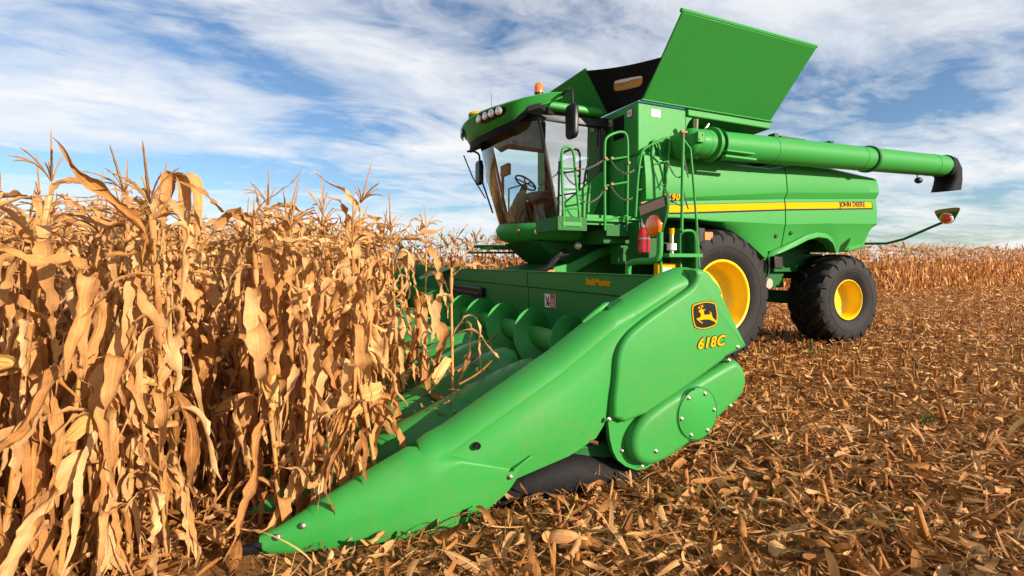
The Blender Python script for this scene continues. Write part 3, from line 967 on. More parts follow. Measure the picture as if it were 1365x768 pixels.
        for bx, bz in ((7.30, 1.97), (7.66, 2.03)):
            by = skin_at(bx, bz)
            obj('rubber_plug', G().lathe_y([(0.0005, by - 0.022), (0.03, by - 0.02), (0.036, by - 0.008), (0.036, by + 0.03)], bx, bz, 16), 'black', P1 if bx < 7.48 else P2)
        y0 = skin_at(9.3, 2.585)
        put_text('lettering', 'JOHN DEERE', 0.125, (9.27, y0 - 0.007, 2.583), (0.999, 0.004, 0.052), (0, 0.10, 0.995), 'decal_black', P2, bold=0.0035, extrude=0.0012, spacing=1.04)
        put_text('lettering_edge', 'S690', 0.135, (5.00, skin_at(5.0, 2.49) - 0.012, 2.475), (0.999, 0.0, 0.055), (0, 0, 1), 'decal_black', P1, bold=0.0085, extrude=0.001, shear=0.2, spacing=1.2)
        put_text('lettering', 'S690', 0.135, (5.00, skin_at(5.0, 2.49) - 0.016, 2.475), (0.999, 0.0, 0.055), (0, 0, 1), 'decal_yellow', P1, bold=0.003, extrude=0.001, shear=0.2, spacing=1.2)
        obj('side_reflector', G().box(5.50, 5.66, 5.39, 5.41, 1.86, 1.98), 'orange_label', P1, 0.004)
        obj('reflector_bracket', G().box(5.40, 5.52, 5.405, 5.60, 1.80, 2.04), 'black', P1, 0.01)

    # ---- inner body, rear end, chassis
    core = G().box(4.62, 9.9, 5.82, 2 * YM - 5.82, 2.22, 3.08)
    obj('inner_body', core, 'green_dark', T, 0.02)
    obj('lower_body', G().prism([(5.2, 2.25), (4.7, 1.6), (5.0, 0.95), (7.2, 0.85), (7.7, 1.45), (9.2, 1.75), (9.6, 1.9), (9.6, 2.25)], 6.30, 2 * YM - 6.30), 'green_dark', T, 0.02)
    rr = [(9.96, 3.12), (10.05, 2.85), (9.98, 2.72), (10.04, 2.25), (9.76, 1.80), (9.3, 1.72), (9.3, 3.14)]
    obj('rear_hood', G().prism(rr, 5.68, 2 * YM - 5.68), 'green', T, 0.03, 3)
    top = [(7.3, 3.18), (7.7, 3.235), (8.6, 3.24), (9.6, 3.17), (9.98, 3.11), (9.98, 2.9), (7.3, 2.9)]
    obj('top_hood', G().prism(top, 5.66, 2 * YM - 5.66), 'green', T, 0.04, 3)
    obj('deck_screen', G().box(7.3, 8.5, 5.95, 2 * YM - 5.95, 3.20, 3.34), 'black', T, 0.04)
    ch = G()
    ch.box(6.3, 8.6, 6.45, 6.60, 1.05, 1.75)
    ch.box(7.05, 7.15, 6.10, 6.20, 0.9, 2.2)
    ch.box(8.2, 9.6, 6.35, 8.15, 1.35, 1.7)
    ch.box(7.6, 7.7, 6.10, 6.20, 1.3, 2.0)
    obj('chassis', ch, 'green_dark', T, 0.012)
    obj('rear_axle', G().box(9.28, 9.56, 6.2, 8.3, 0.68, 0.94), 'green_dark', T, 0.03)
    obj('front_axle', G().box(5.7, 6.1, 5.9, 8.6, 0.82, 1.22), 'green_dark', T, 0.03)
    obj('belly_pan', G().prism([(6.3, 1.1), (6.6, 0.55), (7.6, 0.5), (8.2, 0.9), (8.2, 1.3)], 6.75, 7.75), 'green_dark', T, 0.03)
    g = G()
    for i, (x, y) in enumerate([(7.30, 5.92), (7.36, 5.96), (7.24, 5.98), (7.42, 5.93)]):
        g.tube(smooth_poly([(x, y, 2.1), (x + 0.03, y - 0.02, 1.7), (x - 0.02 + 0.05 * i, y, 1.35), (x - 0.10, y, 1.05), (x - 0.35, y + 0.1, 0.92)], 2, False), 0.026, 8)
    obj('hoses', g, 'black', T)
    obj('control_box', G().box(7.58, 7.80, 5.86, 5.96, 1.42, 1.64), 'black', T, 0.02)
    obj('gearbox_cover', G().lathe_y([(0.0005, 5.99), (0.09, 5.99), (0.10, 6.0), (0.10, 6.06)], 7.62, 1.16, 20), 'steel', T)
    obj('steering_cylinder', G().cyl((8.75, 6.0, 1.0), (9.1, 6.7, 0.9), 0.04, 12), 'black', T)
    g = G().cyl((7.1, 6.02, 1.5), (7.1, 6.02, 0.8), 0.05, 12)
    g.box(7.0, 7.25, 6.05, 6.12, 0.62, 0.9)
    obj('drive_guard', g, 'green_dark', T, 0.01)
    obj('rear_spreader', G().prism([(9.4, 1.75), (10.3, 1.30), (10.3, 1.22), (9.3, 1.2)], 6.5, 8.0), 'green_dark', T, 0.02)
    obj('hitch_bar', G().box(9.5, 11.2, 6.55, 6.63, 1.02, 1.06), 'green', T, 0.006)

    # ---- grain tank
    TK = G()
    TK.prism_x([(5.66, 3.09), (5.66, 3.84), (5.70, 3.86), (8.80, 3.86), (8.84, 3.84), (8.84, 3.09)], 4.50, 5.40)
    TK.prism_x([(5.62, 3.735), (5.62, 3.84), (5.68, 3.86), (8.80, 3.86), (8.88, 3.80), (8.3, 3.12), (6.12, 3.12), (6.12, 3.70), (5.64, 3.735)], 5.40, 7.18)
    tank = obj('grain_tank', TK, 'green', T, 0.025, 3)
    # rounded front corner of the recess for the unloading tube
    cr = [(5.395, 3.862), (5.395, 3.40)] + [(5.395 + 0.26 - 0.26 * math.cos(a), 3.50 + 0.26 * math.sin(a)) for a in np.linspace(0, PI / 2, 10)] + [(5.66, 3.862)]
    obj('recess_corner', G().prism(cr, 5.658, 5.74), 'green', tank)
    obj('recess_back', G().box(5.41, 7.1, 6.02, 6.11, 3.08, 3.66), 'green_dark', tank)
    obj('hinge_strip', G().box(4.52, 7.22, 5.59, 5.64, 3.845, 3.872), 'green', tank, 0.008)
    obj('white_label', G().box(4.74, 4.90, 5.653, 5.662, 3.66, 3.765), 'white', tank)
    obj('front_opening', G().box(4.486, 4.505, 5.98, 6.24, 3.40, 3.74), 'canvas', tank, 0.02)
    for y0, y1, z0, z1 in ((6.28, 6.38, 3.64, 3.76), (5.78, 5.90, 3.66, 3.78)):
        s = obj('warning_label', G().box(4.490, 4.502, y0, y1, z0, z1), 'red_label', tank)
        obj('label_field', G().box(4.486, 4.4895, y0 + 0.012, y1 - 0.012, z0 + 0.012, z1 - 0.012), 'white', s)
        gl = G()
        gl.tube([(4.4855, y0 + 0.03, z0 + 0.03), (4.4855, (y0 + y1) / 2, z1 - 0.035), (4.4855, y1 - 0.03, z0 + 0.045)], 0.006, 5)
        obj('label_picture', gl, 'decal_black', s)
    # front wall below the tank, down to the platform
    obj('front_wall', G().prism_x([(5.72, 2.17), (5.66, 3.08), (8.84, 3.08), (8.84, 2.17)], 4.50, 4.66), 'green', T, 0.02)
    obj('wall_door', G().prism_x([(5.95, 2.24), (5.95, 3.02), (6.50, 3.02), (6.50, 2.24)], 4.475, 4.502), 'green', T, 0.015)
    # open lids
    def plate(q, off, name, mat='green', parent=tank, bev=0.006):
        a = [Vector(p) for p in q]
        n = (a[1] - a[0]).cross(a[2] - a[0]).normalized() * off
        return obj(name, G().hexa([tuple(p) for p in a], [tuple(p + n) for p in a]), mat, parent, bev)
    flap = plate([(4.54, 5.62, 3.872), (7.14, 5.62, 3.872), (7.08, 4.80, 4.735), (4.50, 4.80, 4.735)], 0.03, 'tank_lid')
    g = G().tube([(4.49, 4.795, 4.745), (7.10, 4.795, 4.745)], 0.028, 8)
    obj('lid_edge', g, 'green', flap)
    pts = []
    for i in range(24):
        t = i / 23
        u = 0.16 + 0.74 * t
        s = 0.66 + 0.03 * math.sin(PI * min(1, t * 1.15)) - 0.12 * t ** 2
        pts.append((4.5 + u * 2.6, 5.62 - 0.82 * s + -0.008, 3.872 + 0.863 * s - 0.008))
    rad = [0.004 + 0.012 * math.sin(PI * i / 23) for i in range(24)]
    obj('lid_crease', G().tube(pts, rad, 8), 'green', flap)
    lb = plate([(6.845, 4.985, 4.525), (6.93, 4.985, 4.525), (6.965, 4.885, 4.63), (6.88, 4.885, 4.63)], -0.006, 'lid_label', 'orange_label', flap, 0.0)
    plate([(6.858, 4.966, 4.537), (6.92, 4.966, 4.537), (6.938, 4.915, 4.590), (6.876, 4.915, 4.590)], -0.004, 'label_field', 'white', flap, 0.0)
    plate([(4.54, 8.88, 3.872), (7.14, 8.88, 3.872), (7.08, 9.70, 4.735), (4.50, 9.70, 4.735)], -0.03, 'tank_lid')
    plate([(4.52, 6.43, 3.872), (4.52, 8.07, 3.872), (4.00, 8.23, 4.46), (4.00, 6.27, 4.46)], 0.025, 'front_lid')
    plate([(7.16, 6.43, 3.872), (7.16, 8.07, 3.872), (7.66, 8.23, 4.46), (7.66, 6.27, 4.46)], -0.025, 'rear_lid')
    # canvas gussets between the lids, with a clear window in the nearest
    def gusset(a0, a1, b0, b1, sag, name='canvas_gusset'):
        g = G()
        rings = []
        for i in range(13):
            s = i / 12
            lo = Vector(a0).lerp(Vector(b0), s)
            hi = Vector(a1).lerp(Vector(b1), s) - Vector((0, 0, sag * math.sin(PI * s)))
            rings.append([tuple(lo), tuple(lo.lerp(hi, .5)), tuple(hi), tuple(hi + Vector((0.012, 0.012, 0))), tuple(lo.lerp(hi, .5) + Vector((0.012, 0.012, 0))), tuple(lo + Vector((0.012, 0.012, 0)))])
        return obj(name, g.loft(rings), 'canvas', tank)
    gu = gusset((4.52, 6.43, 3.88), (4.02, 6.28, 4.43), (4.54, 5.60, 3.88), (4.52, 5.18, 4.30), 0.03)
    gusset((4.52, 8.07, 3.88), (4.02, 8.22, 4.43), (4.54, 8.90, 3.88), (4.52, 9.32, 4.30), 0.03)
    gusset((7.16, 6.43, 3.88), (7.64, 6.28, 4.43), (7.14, 5.60, 3.88), (7.11, 5.18, 4.30), 0.03)
    A0, A1, B0, B1 = Vector((4.52, 6.43, 3.88)), Vector((4.02, 6.28, 4.43)), Vector((4.54, 5.60, 3.88)), Vector((4.52, 5.18, 4.28))
    def gp(s, t, d):
        p = A0.lerp(B0, s).lerp(A1.lerp(B1, s), t)
        return p + Vector((-0.75, -0.45, 0.0)).normalized() * d
    wq = smooth_poly([(0.33, 0.46), (0.36, 0.41), (0.80, 0.37), (0.85, 0.42), (0.83, 0.61), (0.79, 0.65), (0.40, 0.67), (0.35, 0.63)], 2)
    obj('gusset_grain_view', G().add([gp(s, t, 0.012) for s, t in wq], [tuple(range(len(wq)))]).add([gp(s, t, 0.004) for s, t in wq], [tuple(range(len(wq)))]), 'maize', gu, smooth=False)
    up = smooth_poly([(0.36, 0.60), (0.55, 0.57), (0.70, 0.60), (0.825, 0.575), (0.815, 0.62), (0.78, 0.64), (0.40, 0.66), (0.365, 0.63)], 1)
    obj('gusset_window', G().add([gp(s, t, 0.020) for s, t in up], [tuple(range(len(up)))]).add([gp(s, t, 0.016) for s, t in up], [tuple(range(len(up)))]), 'white', gu, smooth=False)

    # ---- unloading tube
    a, b = Vector((5.42, 5.36, 3.255)), Vector((11.75, 5.36, 3.44))
    ut = obj('unloading_tube', G().cyl(a, b, 0.208, 40), 'green', T, sharp=60)
    d = (b - a).normalized()
    def ring_at(t, w, r, name, mat='green'):
        p = a.lerp(b, t)
        return obj(name, G().tube([p - d * w, p - d * w * 0.6, p + d * w * 0.6, p + d * w], [0.205, r, r, 0.205], 40), mat, ut, sharp=50)
    ring_at(0.022, 0.035, 0.255, 'tube_flange')
    ring_at(0.040, 0.012, 0.245, 'tube_flange', 'green_dark')
    ring_at(0.615, 0.045, 0.236, 'tube_clamp', 'green_dark')
    for t in (0.22, 0.57, 0.925):
        ring_at(t, 0.010, 0.2125, 'tube_seam')
    el = G().tube(smooth_poly([(5.36, 5.95, 3.22), (5.22, 5.66, 3.24), (5.20, 5.42, 3.25), (5.32, 5.36, 3.255), (5.46, 5.36, 3.256)], 2, False), 0.205, 28)
    obj('tube_elbow', el, 'green', ut, sharp=60)
    obj('elbow_cap', G().ball((5.20, 5.37, 3.26), 0.17, 0.20, 0.20), 'green', ut)
    bx = obj('gearbox_plate', G().box(5.12, 5.24, 5.14, 5.20, 3.21, 3.36), 'green', ut, 0.008)
    obj('plate_bolt', G().cyl((5.15, 5.13, 3.25), (5.15, 5.15, 3.25), 0.014, 8).cyl((5.21, 5.13, 3.32), (5.21, 5.15, 3.32), 0.014, 8), 'rust', bx)
    obj('tube_bracket', G().box(5.62, 6.25, 5.12, 5.20, 3.04, 3.075).box(5.64, 6.2, 5.11, 5.19, 3.12, 3.15), 'green', ut, 0.006)
    obj('hydraulic_fitting', G().cyl((5.38, 5.45, 3.45), (5.34, 5.40, 3.62), 0.035, 10).cyl((5.50, 5.42, 3.46), (5.60, 5.42, 3.58), 0.022, 10), 'steel', ut)
    for x0, x1, z0, z1 in ((7.0, 7.6, 3.50, 3.535), (6.86, 6.96, 3.49, 3.56), (8.2, 8.3, 3.545, 3.575)):
        obj('tube_latch', G().box(x0, x1, 5.30, 5.42, z0, z1), 'green_dark', ut, 0.006)
    sp = []
    for p, w, hgt, n_ in [((11.68, 3.437), 0.216, 0.216, 0), ((11.84, 3.42), 0.215, 0.215, -0.22), ((11.93, 3.30), 0.21, 0.225, -0.75), ((11.91, 3.12), 0.205, 0.245, -1.25), ((11.85, 2.95), 0.20, 0.26, -1.48)]:
        ring = []
        for k in range(20):
            q = 2 * PI * k / 20
            cs, sn = math.cos(q), math.sin(q)
            cs = math.copysign(abs(cs) ** 0.75, cs); sn = math.copysign(abs(sn) ** 0.75, sn)
            ring.append((p[0] - sn * hgt * math.sin(n_), 5.36 + cs * w, p[1] + sn * hgt * math.cos(n_)))
        sp.append(ring)
    obj('spout_boot', G().loft(sp), 'canvas', ut, sharp=50)
    obj('tube_lamp', G().ball((10.9, 5.36, 3.10), 0.085, 0.06, 0.06).cyl((10.86, 5.36, 3.1), (10.86, 5.36, 3.25), 0.012, 8), 'black', ut)

    # ---- cab
    def cab_ring(z, k):
        """plan outline at lean k: 0 = sill, 1 = roof line"""
        xp, xc = 3.60 - 0.36 * k, 3.08 - 0.36 * k
        yn = 6.36 - 0.03 * k
        pts = []
        for t in np.linspace(-1, 1, 25):
            pts.append((xp - (xp - xc) * (1 - abs(t) ** 2.2), YM + t * (YM - yn), z))
        return pts, (4.35, yn), (4.35, 2 * YM - yn)
    zs0, zs1 = 2.15, 3.64
    lo, lr0, lr1 = cab_ring(zs0, 0)
    hi, hr0, hr1 = cab_ring(zs1, 1)
    mid, _, _ = cab_ring((zs0 + zs1) / 2 + 0.05, 0.50)
    mid = [(x - 0.05, y, z) for x, y, z in mid]
    cab = obj('cab_floor', G().prism_z([(x, y) for x, y, _ in cab_ring(0, 0)[0]] + [(4.45, 2 * YM - 6.36), (4.45, 6.36)], 2.02, 2.13), 'dark_trim', T)
    q1 = []
    for t in np.linspace(0, 1, 9):
        row = []
        for i in range(25):
            p0, p1 = Vector(lo[i]), Vector(hi[i])
            bow = 0.05 * math.sin(PI * t)
            row.append(tuple(p0.lerp(p1, t) + Vector((-bow, 0, 0))))
        q1.append(row)
    g = G()
    g.loft([r for r in q1], False, False)
    obj('windscreen', g, 'glass', cab, sharp=80)
    def wall_quad(p, name, mat):
        return obj(name, G().add(p, [tuple(range(len(p)))]), mat, cab, smooth=False)
    for m in (1, -1):
        yv = (lambda y: y) if m > 0 else (lambda y: 2 * YM - y)
        wall_quad([(3.62, yv(6.36), 2.16), (4.33, yv(6.36), 2.16), (4.33, yv(6.33), 3.64), (3.28, yv(6.33), 3.64)], 'door_glass' if m > 0 else 'side_glass', 'door_glass' if m > 0 else 'glass')
        g = G().tube([(3.595, yv(6.355), 2.13), (3.41, yv(6.33), 2.9), (3.235, yv(6.325), 3.66)], 0.026, 8)
        obj('door_pillar', g, 'dark_trim', cab)
        g = G().tube([(4.34, yv(6.35), 2.13), (4.34, yv(6.325), 3.66)], 0.035, 8)
        obj('rear_pillar', g, 'black', cab)
        g = G().tube([lo[0] if m > 0 else lo[-1], (4.34, yv(6.36), 2.145)], 0.02, 8)
        obj('door_sill', g, 'dark_trim', cab)
    g = G().tube([(x - 0.0, y, z - 0.015) for x, y, z in lo], 0.022, 8)
    obj('windscreen_seal', g, 'black', cab)
    obj('rear_cab_wall', G().box(4.36, 4.42, 6.35, 8.15, 2.15, 2.95).box(4.36, 4.42, 6.35, 6.75, 2.95, 3.7).box(4.36, 4.42, 7.75, 8.15, 2.95, 3.7), 'tan_trim', cab, 0.01)
    wall_quad([(4.37, 6.75, 2.95), (4.37, 7.75, 2.95), (4.37, 7.75, 3.65), (4.37, 6.75, 3.65)], 'rear_window', 'glass')
    roofp = [(x + 0.02, y) for x, y, _ in hi] + [(4.42, 2 * YM - 6.30), (4.42, 6.30)]
    obj('headliner', G().prism_z(roofp, 3.66, 3.73), 'tan_trim', cab)
    # interior
    st = node('driver_seat', T)
    ORIGIN[st.name] = origin(T)
    og = origin(T)
    obj('seat_cushion', G().prism([(3.62, 2.55), (4.05, 2.52), (4.10, 2.66), (3.66, 2.69)], 6.98, 7.52), 'dark_trim', st, 0.04, 3)
    obj('seat_back', G().prism([(4.02, 2.62), (4.16, 2.60), (4.30, 3.28), (4.18, 3.30)], 7.0, 7.5), 'dark_trim', st, 0.05, 3)
    obj('seat_base', G().prism([(3.70, 2.13), (4.05, 2.13), (4.0, 2.52), (3.72, 2.52)], 7.05, 7.45), 'dark_trim', st, 0.02)
    obj('seat_armrest', G().tube(smooth_poly([(3.58, 7.66, 2.62), (3.80, 7.66, 2.72), (4.10, 7.64, 2.74)], 2, False), 0.06, 10), 'seat', st)
    sw = obj('steering_column', G().tube([(3.26, YM, 2.13), (3.33, YM, 2.45), (3.46, YM, 2.80)], [0.10, 0.075, 0.05], 12), 'dark_trim', cab)
    rings = []
    for k in range(29):
        a_ = 2 * PI * k / 28
        c = Vector((3.47, YM, 2.84)) + Vector((0.09, 0, 0.13)).normalized().cross(Vector((0, 1, 0))) * 0.19 * math.cos(a_) + Vector((0, 0.19 * math.sin(a_), 0))
        rings.append(tuple(c))
    obj('steering_wheel', G().tube(rings, 0.016, 8).tube([rings[3], rings[17]], 0.012, 6).tube([rings[10], rings[24]], 0.012, 6), 'dark_trim', cab)
    obj('column_boot', G().tube([(3.18, YM - 0.12, 2.15), (3.26, YM - 0.12, 2.38), (3.36, YM - 0.10, 2.62), (3.40, YM - 0.1, 2.70)], [0.085, 0.115, 0.085, 0.03], 14), 'seat', cab)
    obj('display_screen', G().box(3.32, 3.40, 7.66, 7.98, 3.04, 3.24), 'tan_trim', cab, 0.02)
    obj('display_post', G().tube([(3.36, 7.95, 2.15), (3.36, 7.95, 3.1)], 0.03, 8), 'tan_trim', cab)
    obj('cab_handrail', G().tube([(3.50, 8.0, 2.15), (3.50, 8.0, 2.85), (3.56, 7.2, 2.85)], 0.016, 8), 'tan_trim', cab)
    obj('console', G().box(3.65, 4.2, 7.62, 7.92, 2.15, 2.6), 'dark_trim', cab, 0.04)
    obj('door_console', G().box(3.75, 4.3, 6.42, 6.58, 2.15, 2.62), 'tan_trim', cab, 0.03)
    obj('sun_visor', G().hexa([(2.92, 6.8, 3.62), (2.92, 7.75, 3.62), (3.25, 7.75, 3.42), (3.25, 6.8, 3.42)], [(2.93, 6.8, 3.64), (2.93, 7.75, 3.64), (3.26, 7.75, 3.44), (3.26, 6.8, 3.44)]), 'tan_trim', cab, 0.005)

    # roof: slab, black band and the curved visor with work lamps
    band = [(x - 0.03, y) for x, y, _ in hi] + [(4.44, 2 * YM - 6.28), (4.44, 6.28)]
    obj('roof_band', G().prism_z(band, 3.60, 3.76), 'black', T, 0.02)
    rp = [(2.80, 6.40), (3.0, 6.2), (3.5, 6.17), (4.50, 6.17), (4.50, 8.33), (3.5, 8.33), (3.0, 8.3), (2.80, 8.1), (2.62, 7.25)]
    rp = smooth_poly(rp, 1)
    roof = obj('cab_roof', G().prism_z(rp, 3.755, 3.86), 'green', T, 0.035, 3)
    vis = [(3.52, 6.11, 3.905, 3.985, .03), (3.30, 6.11, 3.80, 3.955, .08), (3.08, 6.115, 3.735, 3.888, .12), (2.90, 6.15, 3.665, 3.837, .16), (2.78, 6.27, 3.57, 3.815, .17), (2.69, 6.42, 3.53, 3.805, .18),
           (2.60, 6.60, 3.50, 3.80, .18), (2.525, 6.82, 3.465, 3.795, .18), (2.48, 7.03, 3.45, 3.785, .18), (2.465, 7.25, 3.44, 3.78, .18)]
    vis = vis + [(x, 2 * YM - y, a_, b_, c_) for x, y, a_, b_, c_ in vis[-2::-1]]
    rings = []
    for i, (x, y, z0, z1, th) in enumerate(vis):
        p0 = vis[max(i - 1, 0)]; p1 = vis[min(i + 1, len(vis) - 1)]
        t = Vector((p1[0] - p0[0], p1[1] - p0[1], 0)).normalized()
        nin = Vector((t.y, -t.x, 0))                      # towards the cab
        hgt = z1 - z0
        sec = [(0.17, 0), (0.115, 0.08), (0.06, 0.42), (-0.015, 0.86), (0.01, 0.97), (0.05, 1.0), (th + 0.10, 1.0), (th + 0.10, 0.80), (th, 0.10), (th * 0.8, 0.0)]
        sec = [(min(s_[0], th + 0.1) if th > 0.1 else s_[0] * th / 0.18, s_[1]) for s_ in sec]
        rings.append([(x + nin.x * d_, y + nin.y * d_, z0 + hgt * f_) for d_, f_ in sec])
    visor = obj('roof_visor', G().loft(rings), 'green', roof, sharp=40)
    # curved inner shade under the visor
    rings = []
    for i, (x, y, z0, z1, th) in enumerate(vis[2:-2]):
        dz_ = 0.10 * min(1, max(0, (3.66 - z0) / 0.12))
        rings.append([(x + 0.10, y + (0.06 if y < YM else -0.06), z0 - dz_), (x + 0.34, y + (0.10 if y < YM else -0.10), 3.66), (x + 0.36, y + (0.1 if y < YM else -0.1), 3.70), (x + 0.12, y + (0.06 if y < YM else -0.06), z0 + 0.08)])
    obj('visor_underside', G().loft(rings), 'canvas', roof)
    def vis_pt(y, f_, d=0.0):
        ys = [v[1] for v in vis]
        x = interp(y, ys, [v[0] for v in vis]); z0 = interp(y, ys, [v[2] for v in vis]); z1 = interp(y, ys, [v[3] for v in vis])
        e = 0.03
        t = Vector((interp(y + e, ys, [v[0] for v in vis]) - interp(y - e, ys, [v[0] for v in vis]), 2 * e, 0)).normalized()
        return Vector((x, y, z0 + (z1 - z0) * f_)) - Vector((t.y, -t.x, 0)) * d, t
    for m in (1, -1):
        fy = (lambda y: y) if m > 0 else (lambda y: 2 * YM - y)
        rings = []
        for i, y in enumerate(np.linspace(6.36, 6.92, 14)):
            e = 1 - (abs(i - 6.5) / 6.5) ** 4 * 0.6
            pa, _ = vis_pt(fy(y), 0.62 - 0.22 * e, -0.045)
            pb, _ = vis_pt(fy(y), 0.62 + 0.22 * e, 0.022)
            pc, _ = vis_pt(fy(y), 0.62 + 0.22 * e, -0.03)
            pd, _ = vis_pt(fy(y), 0.62 - 0.22 * e, -0.085)
            rings.append([tuple(pa), tuple(pb), tuple(pc), tuple(pd)])
        lb_ = obj('lamp_recess', G().loft(rings), 'black', roof)
        for y in (6.45, 6.575, 6.70, 6.84):
            p, t = vis_pt(fy(y), 0.62, 0.018)
            n_ = Vector((t.y, -t.x, 0)) * -1
            g = G()
            rr_ = []
            for r_, dd in ((0.058, -0.01), (0.058, 0.012), (0.045, 0.02), (0.001, 0.024)):
                rr_.append([tuple(p + n_ * dd + t * r_ * math.cos(q) + Vector((0, 0, 1)) * r_ * math.sin(q)) for q in np.linspace(0, 2 * PI, 18, endpoint=False)])
            obj('work_lamp', g.loft(rr_), 'lens', roof)
    obj('beacon_base', G().cyl((3.22, 6.28, 3.82), (3.22, 6.28, 3.975), 0.055, 16), 'dark_trim', roof)
    obj('beacon', G().tube([(3.22, 6.28, 3.975), (3.22, 6.28, 4.06), (3.22, 6.28, 4.105), (3.22, 6.28, 4.128), (3.22, 6.28, 4.132)], [0.068, 0.066, 0.055, 0.03, 0.002], 18), 'amber', roof, sharp=70)
    obj('receiver_dome', G().tube([(2.62, 7.25, 3.84), (2.62, 7.25, 3.87), (2.62, 7.25, 3.895), (2.62, 7.25, 3.90)], [0.135, 0.13, 0.09, 0.004], 20), 'decal_yellow', roof, sharp=70)
    obj('receiver_base', G().cyl((2.62, 7.25, 3.74), (2.62, 7.25, 3.84), 0.13, 20), 'green', roof)
    obj('aerial', G().tube([(2.75, 6.95, 3.78), (2.75, 6.95, 4.12)], 0.005, 6), 'black', roof)
    g = G().tube(smooth_poly([(3.50, 6.10, 3.94), (3.53, 6.0, 3.98), (3.52, 5.87, 3.95), (3.52, 5.85, 3.86), (3.52, 5.85, 3.72)], 2, False), 0.022, 8)
    mr = obj('mirror_arm', g, 'black', T)
    obj('mirror', G().prism_x([(5.73, 3.30), (5.72, 3.66), (5.76, 3.73), (5.94, 3.73), (5.98, 3.66), (5.97, 3.30), (5.93, 3.25), (5.77, 3.25)], 3.47, 3.56), 'black', mr, 0.03, 3)
    g = G().tube(smooth_poly([(2.80, 8.22, 3.5), (2.95, 8.34, 3.55), (3.07, 8.34, 3.5), (3.07, 8.34, 3.35)], 2, False), 0.02, 8)
    mr = obj('mirror_arm', g, 'black', T)
    obj('mirror', G().prism_x([(8.22, 2.98), (8.22, 3.34), (8.26, 3.38), (8.42, 3.38), (8.46, 3.34), (8.46, 2.98), (8.42, 2.94), (8.26, 2.94)], 3.02, 3.11), 'black', mr, 0.03, 3)
    g = G().tube([(2.62, 7.9, 3.35), (2.74, 7.8, 2.98), (2.90, 7.6, 2.6)], 0.012, 6).tube([(2.84, 7.70, 3.0), (2.99, 7.50, 2.35)], 0.016, 6)
    obj('wiper', g, 'black', T)

    # cab base, belly and lamps below the floor
    rings = []
    for z, gx, sc in ((1.86, 0.14, 0.88), (1.90, 0.02, 0.97), (2.0, -0.05, 1.01), (2.08, -0.06, 1.02), (2.14, -0.02, 0.995)):
        r_ = [(x + gx, YM + (y - YM) * sc, z) for x, y, _ in lo] + [(4.45, YM + 0.89 * sc, z), (4.45, YM - 0.89 * sc, z)]
        rings.append(r_)
    base = obj('cab_base', G().loft(rings), 'green', T, sharp=45)
    obj('cab_belly', G().prism([(3.35, 1.86), (4.9, 1.86), (4.9, 1.45), (4.1, 1.40), (3.75, 1.55)], 6.60, 7.90), 'green_dark', T, 0.03)
    for p in ((3.08, 6.70, 2.00), (3.30, 6.52, 1.99)):
        obj('base_lamp', G().ball(p, 0.03, 0.045, 0.045), 'lens' if p[1] < 6.6 else 'rust', base)
    obj('step_lamp', G().ball((3.86, 6.25, 1.78), 0.05, 0.09, 0.06), 'lens', T)
    g = G()
    for k, (a_, b_) in enumerate([((3.7, 6.35, 1.70), 0.05), ((3.72, 6.30, 1.66), 0.045)]):
        g.tube(smooth_poly([a_, (3.55 - 0.03 * k, 6.32, 1.62), (3.42, 6.34, 1.45), (3.28, 6.4, 1.42), (3.22, 6.45, 1.36), (3.18, 6.48, 1.25)], 2, False), b_, 8)
    obj('feeder_hose', g, 'black', T)
    obj('far_deck_bar', G().box(3.3, 4.4, 8.30, 8.95, 1.78, 1.82).tube([(3.15, 8.9, 1.84), (4.0, 8.5, 1.84)], 0.03, 8).tube([(3.05, 9.0, 1.72), (4.0, 8.6, 1.72)], 0.02, 8), 'green', T)

    # ---- feeder house and its lift frame
    fh = obj('feeder_house', G().prism([(2.72, 0.45), (2.72, 1.22), (3.4, 1.44), (4.9, 1.72), (5.2, 1.05), (3.9, 0.62)], 6.55, 7.95), 'green_dark', T, 0.02)
    obj('feeder_top', G().hexa([(2.72, 6.58, 1.23), (2.72, 7.92, 1.23), (4.3, 7.92, 1.615), (4.3, 6.58, 1.615)], [(2.72, 6.58, 1.25), (2.72, 7.92, 1.25), (4.3, 7.92, 1.635), (4.3, 6.58, 1.635)]), 'green', fh, 0.004)
    g = G().prism([(3.10, 1.22), (3.42, 1.30), (3.52, 1.46), (3.80, 1.52), (4.30, 1.74), (4.72, 1.86), (4.72, 1.72), (4.32, 1.60), (3.92, 1.40), (3.72, 1.32), (3.58, 1.18), (3.3, 1.1)], 6.36, 6.44)
    obj('lift_frame', g, 'green', T, 0.01)
    obj('lift_frame_pin', G().cyl((4.40, 6.30, 1.88), (4.40, 6.46, 1.88), 0.05, 12).box(4.30, 4.50, 6.34, 6.42, 1.80, 1.98), 'green', T, 0.01)
    obj('frame_label', G().box(3.40, 3.52, 6.352, 6.358, 1.335, 1.42), 'orange_label', fh)
    obj('lift_cylinder', G().cyl((3.2, 6.38, 0.7), (5.0, 6.30, 1.0), 0.06, 14), 'green_dark', T)
    obj('frame_beam', G().box(4.0, 4.62, 5.80, 8.7, 1.80, 2.0).box(4.30, 5.1, 5.86, 6.05, 1.5, 1.9), 'green_dark', T, 0.012)

    # ---- platform, rails and ladder
    pf = obj('platform', G().box(3.22, 4.72, 5.70, 6.34, 2.10, 2.15), 'green', T, 0.01)
    obj('platform_skirt', G().box(3.20, 3.66, 5.69, 5.73, 1.96, 2.15).box(3.20, 3.24, 5.73, 6.34, 1.96, 2.15).box(3.98, 4.72, 5.69, 5.73, 1.90, 2.06), 'green_dark', pf, 0.006)
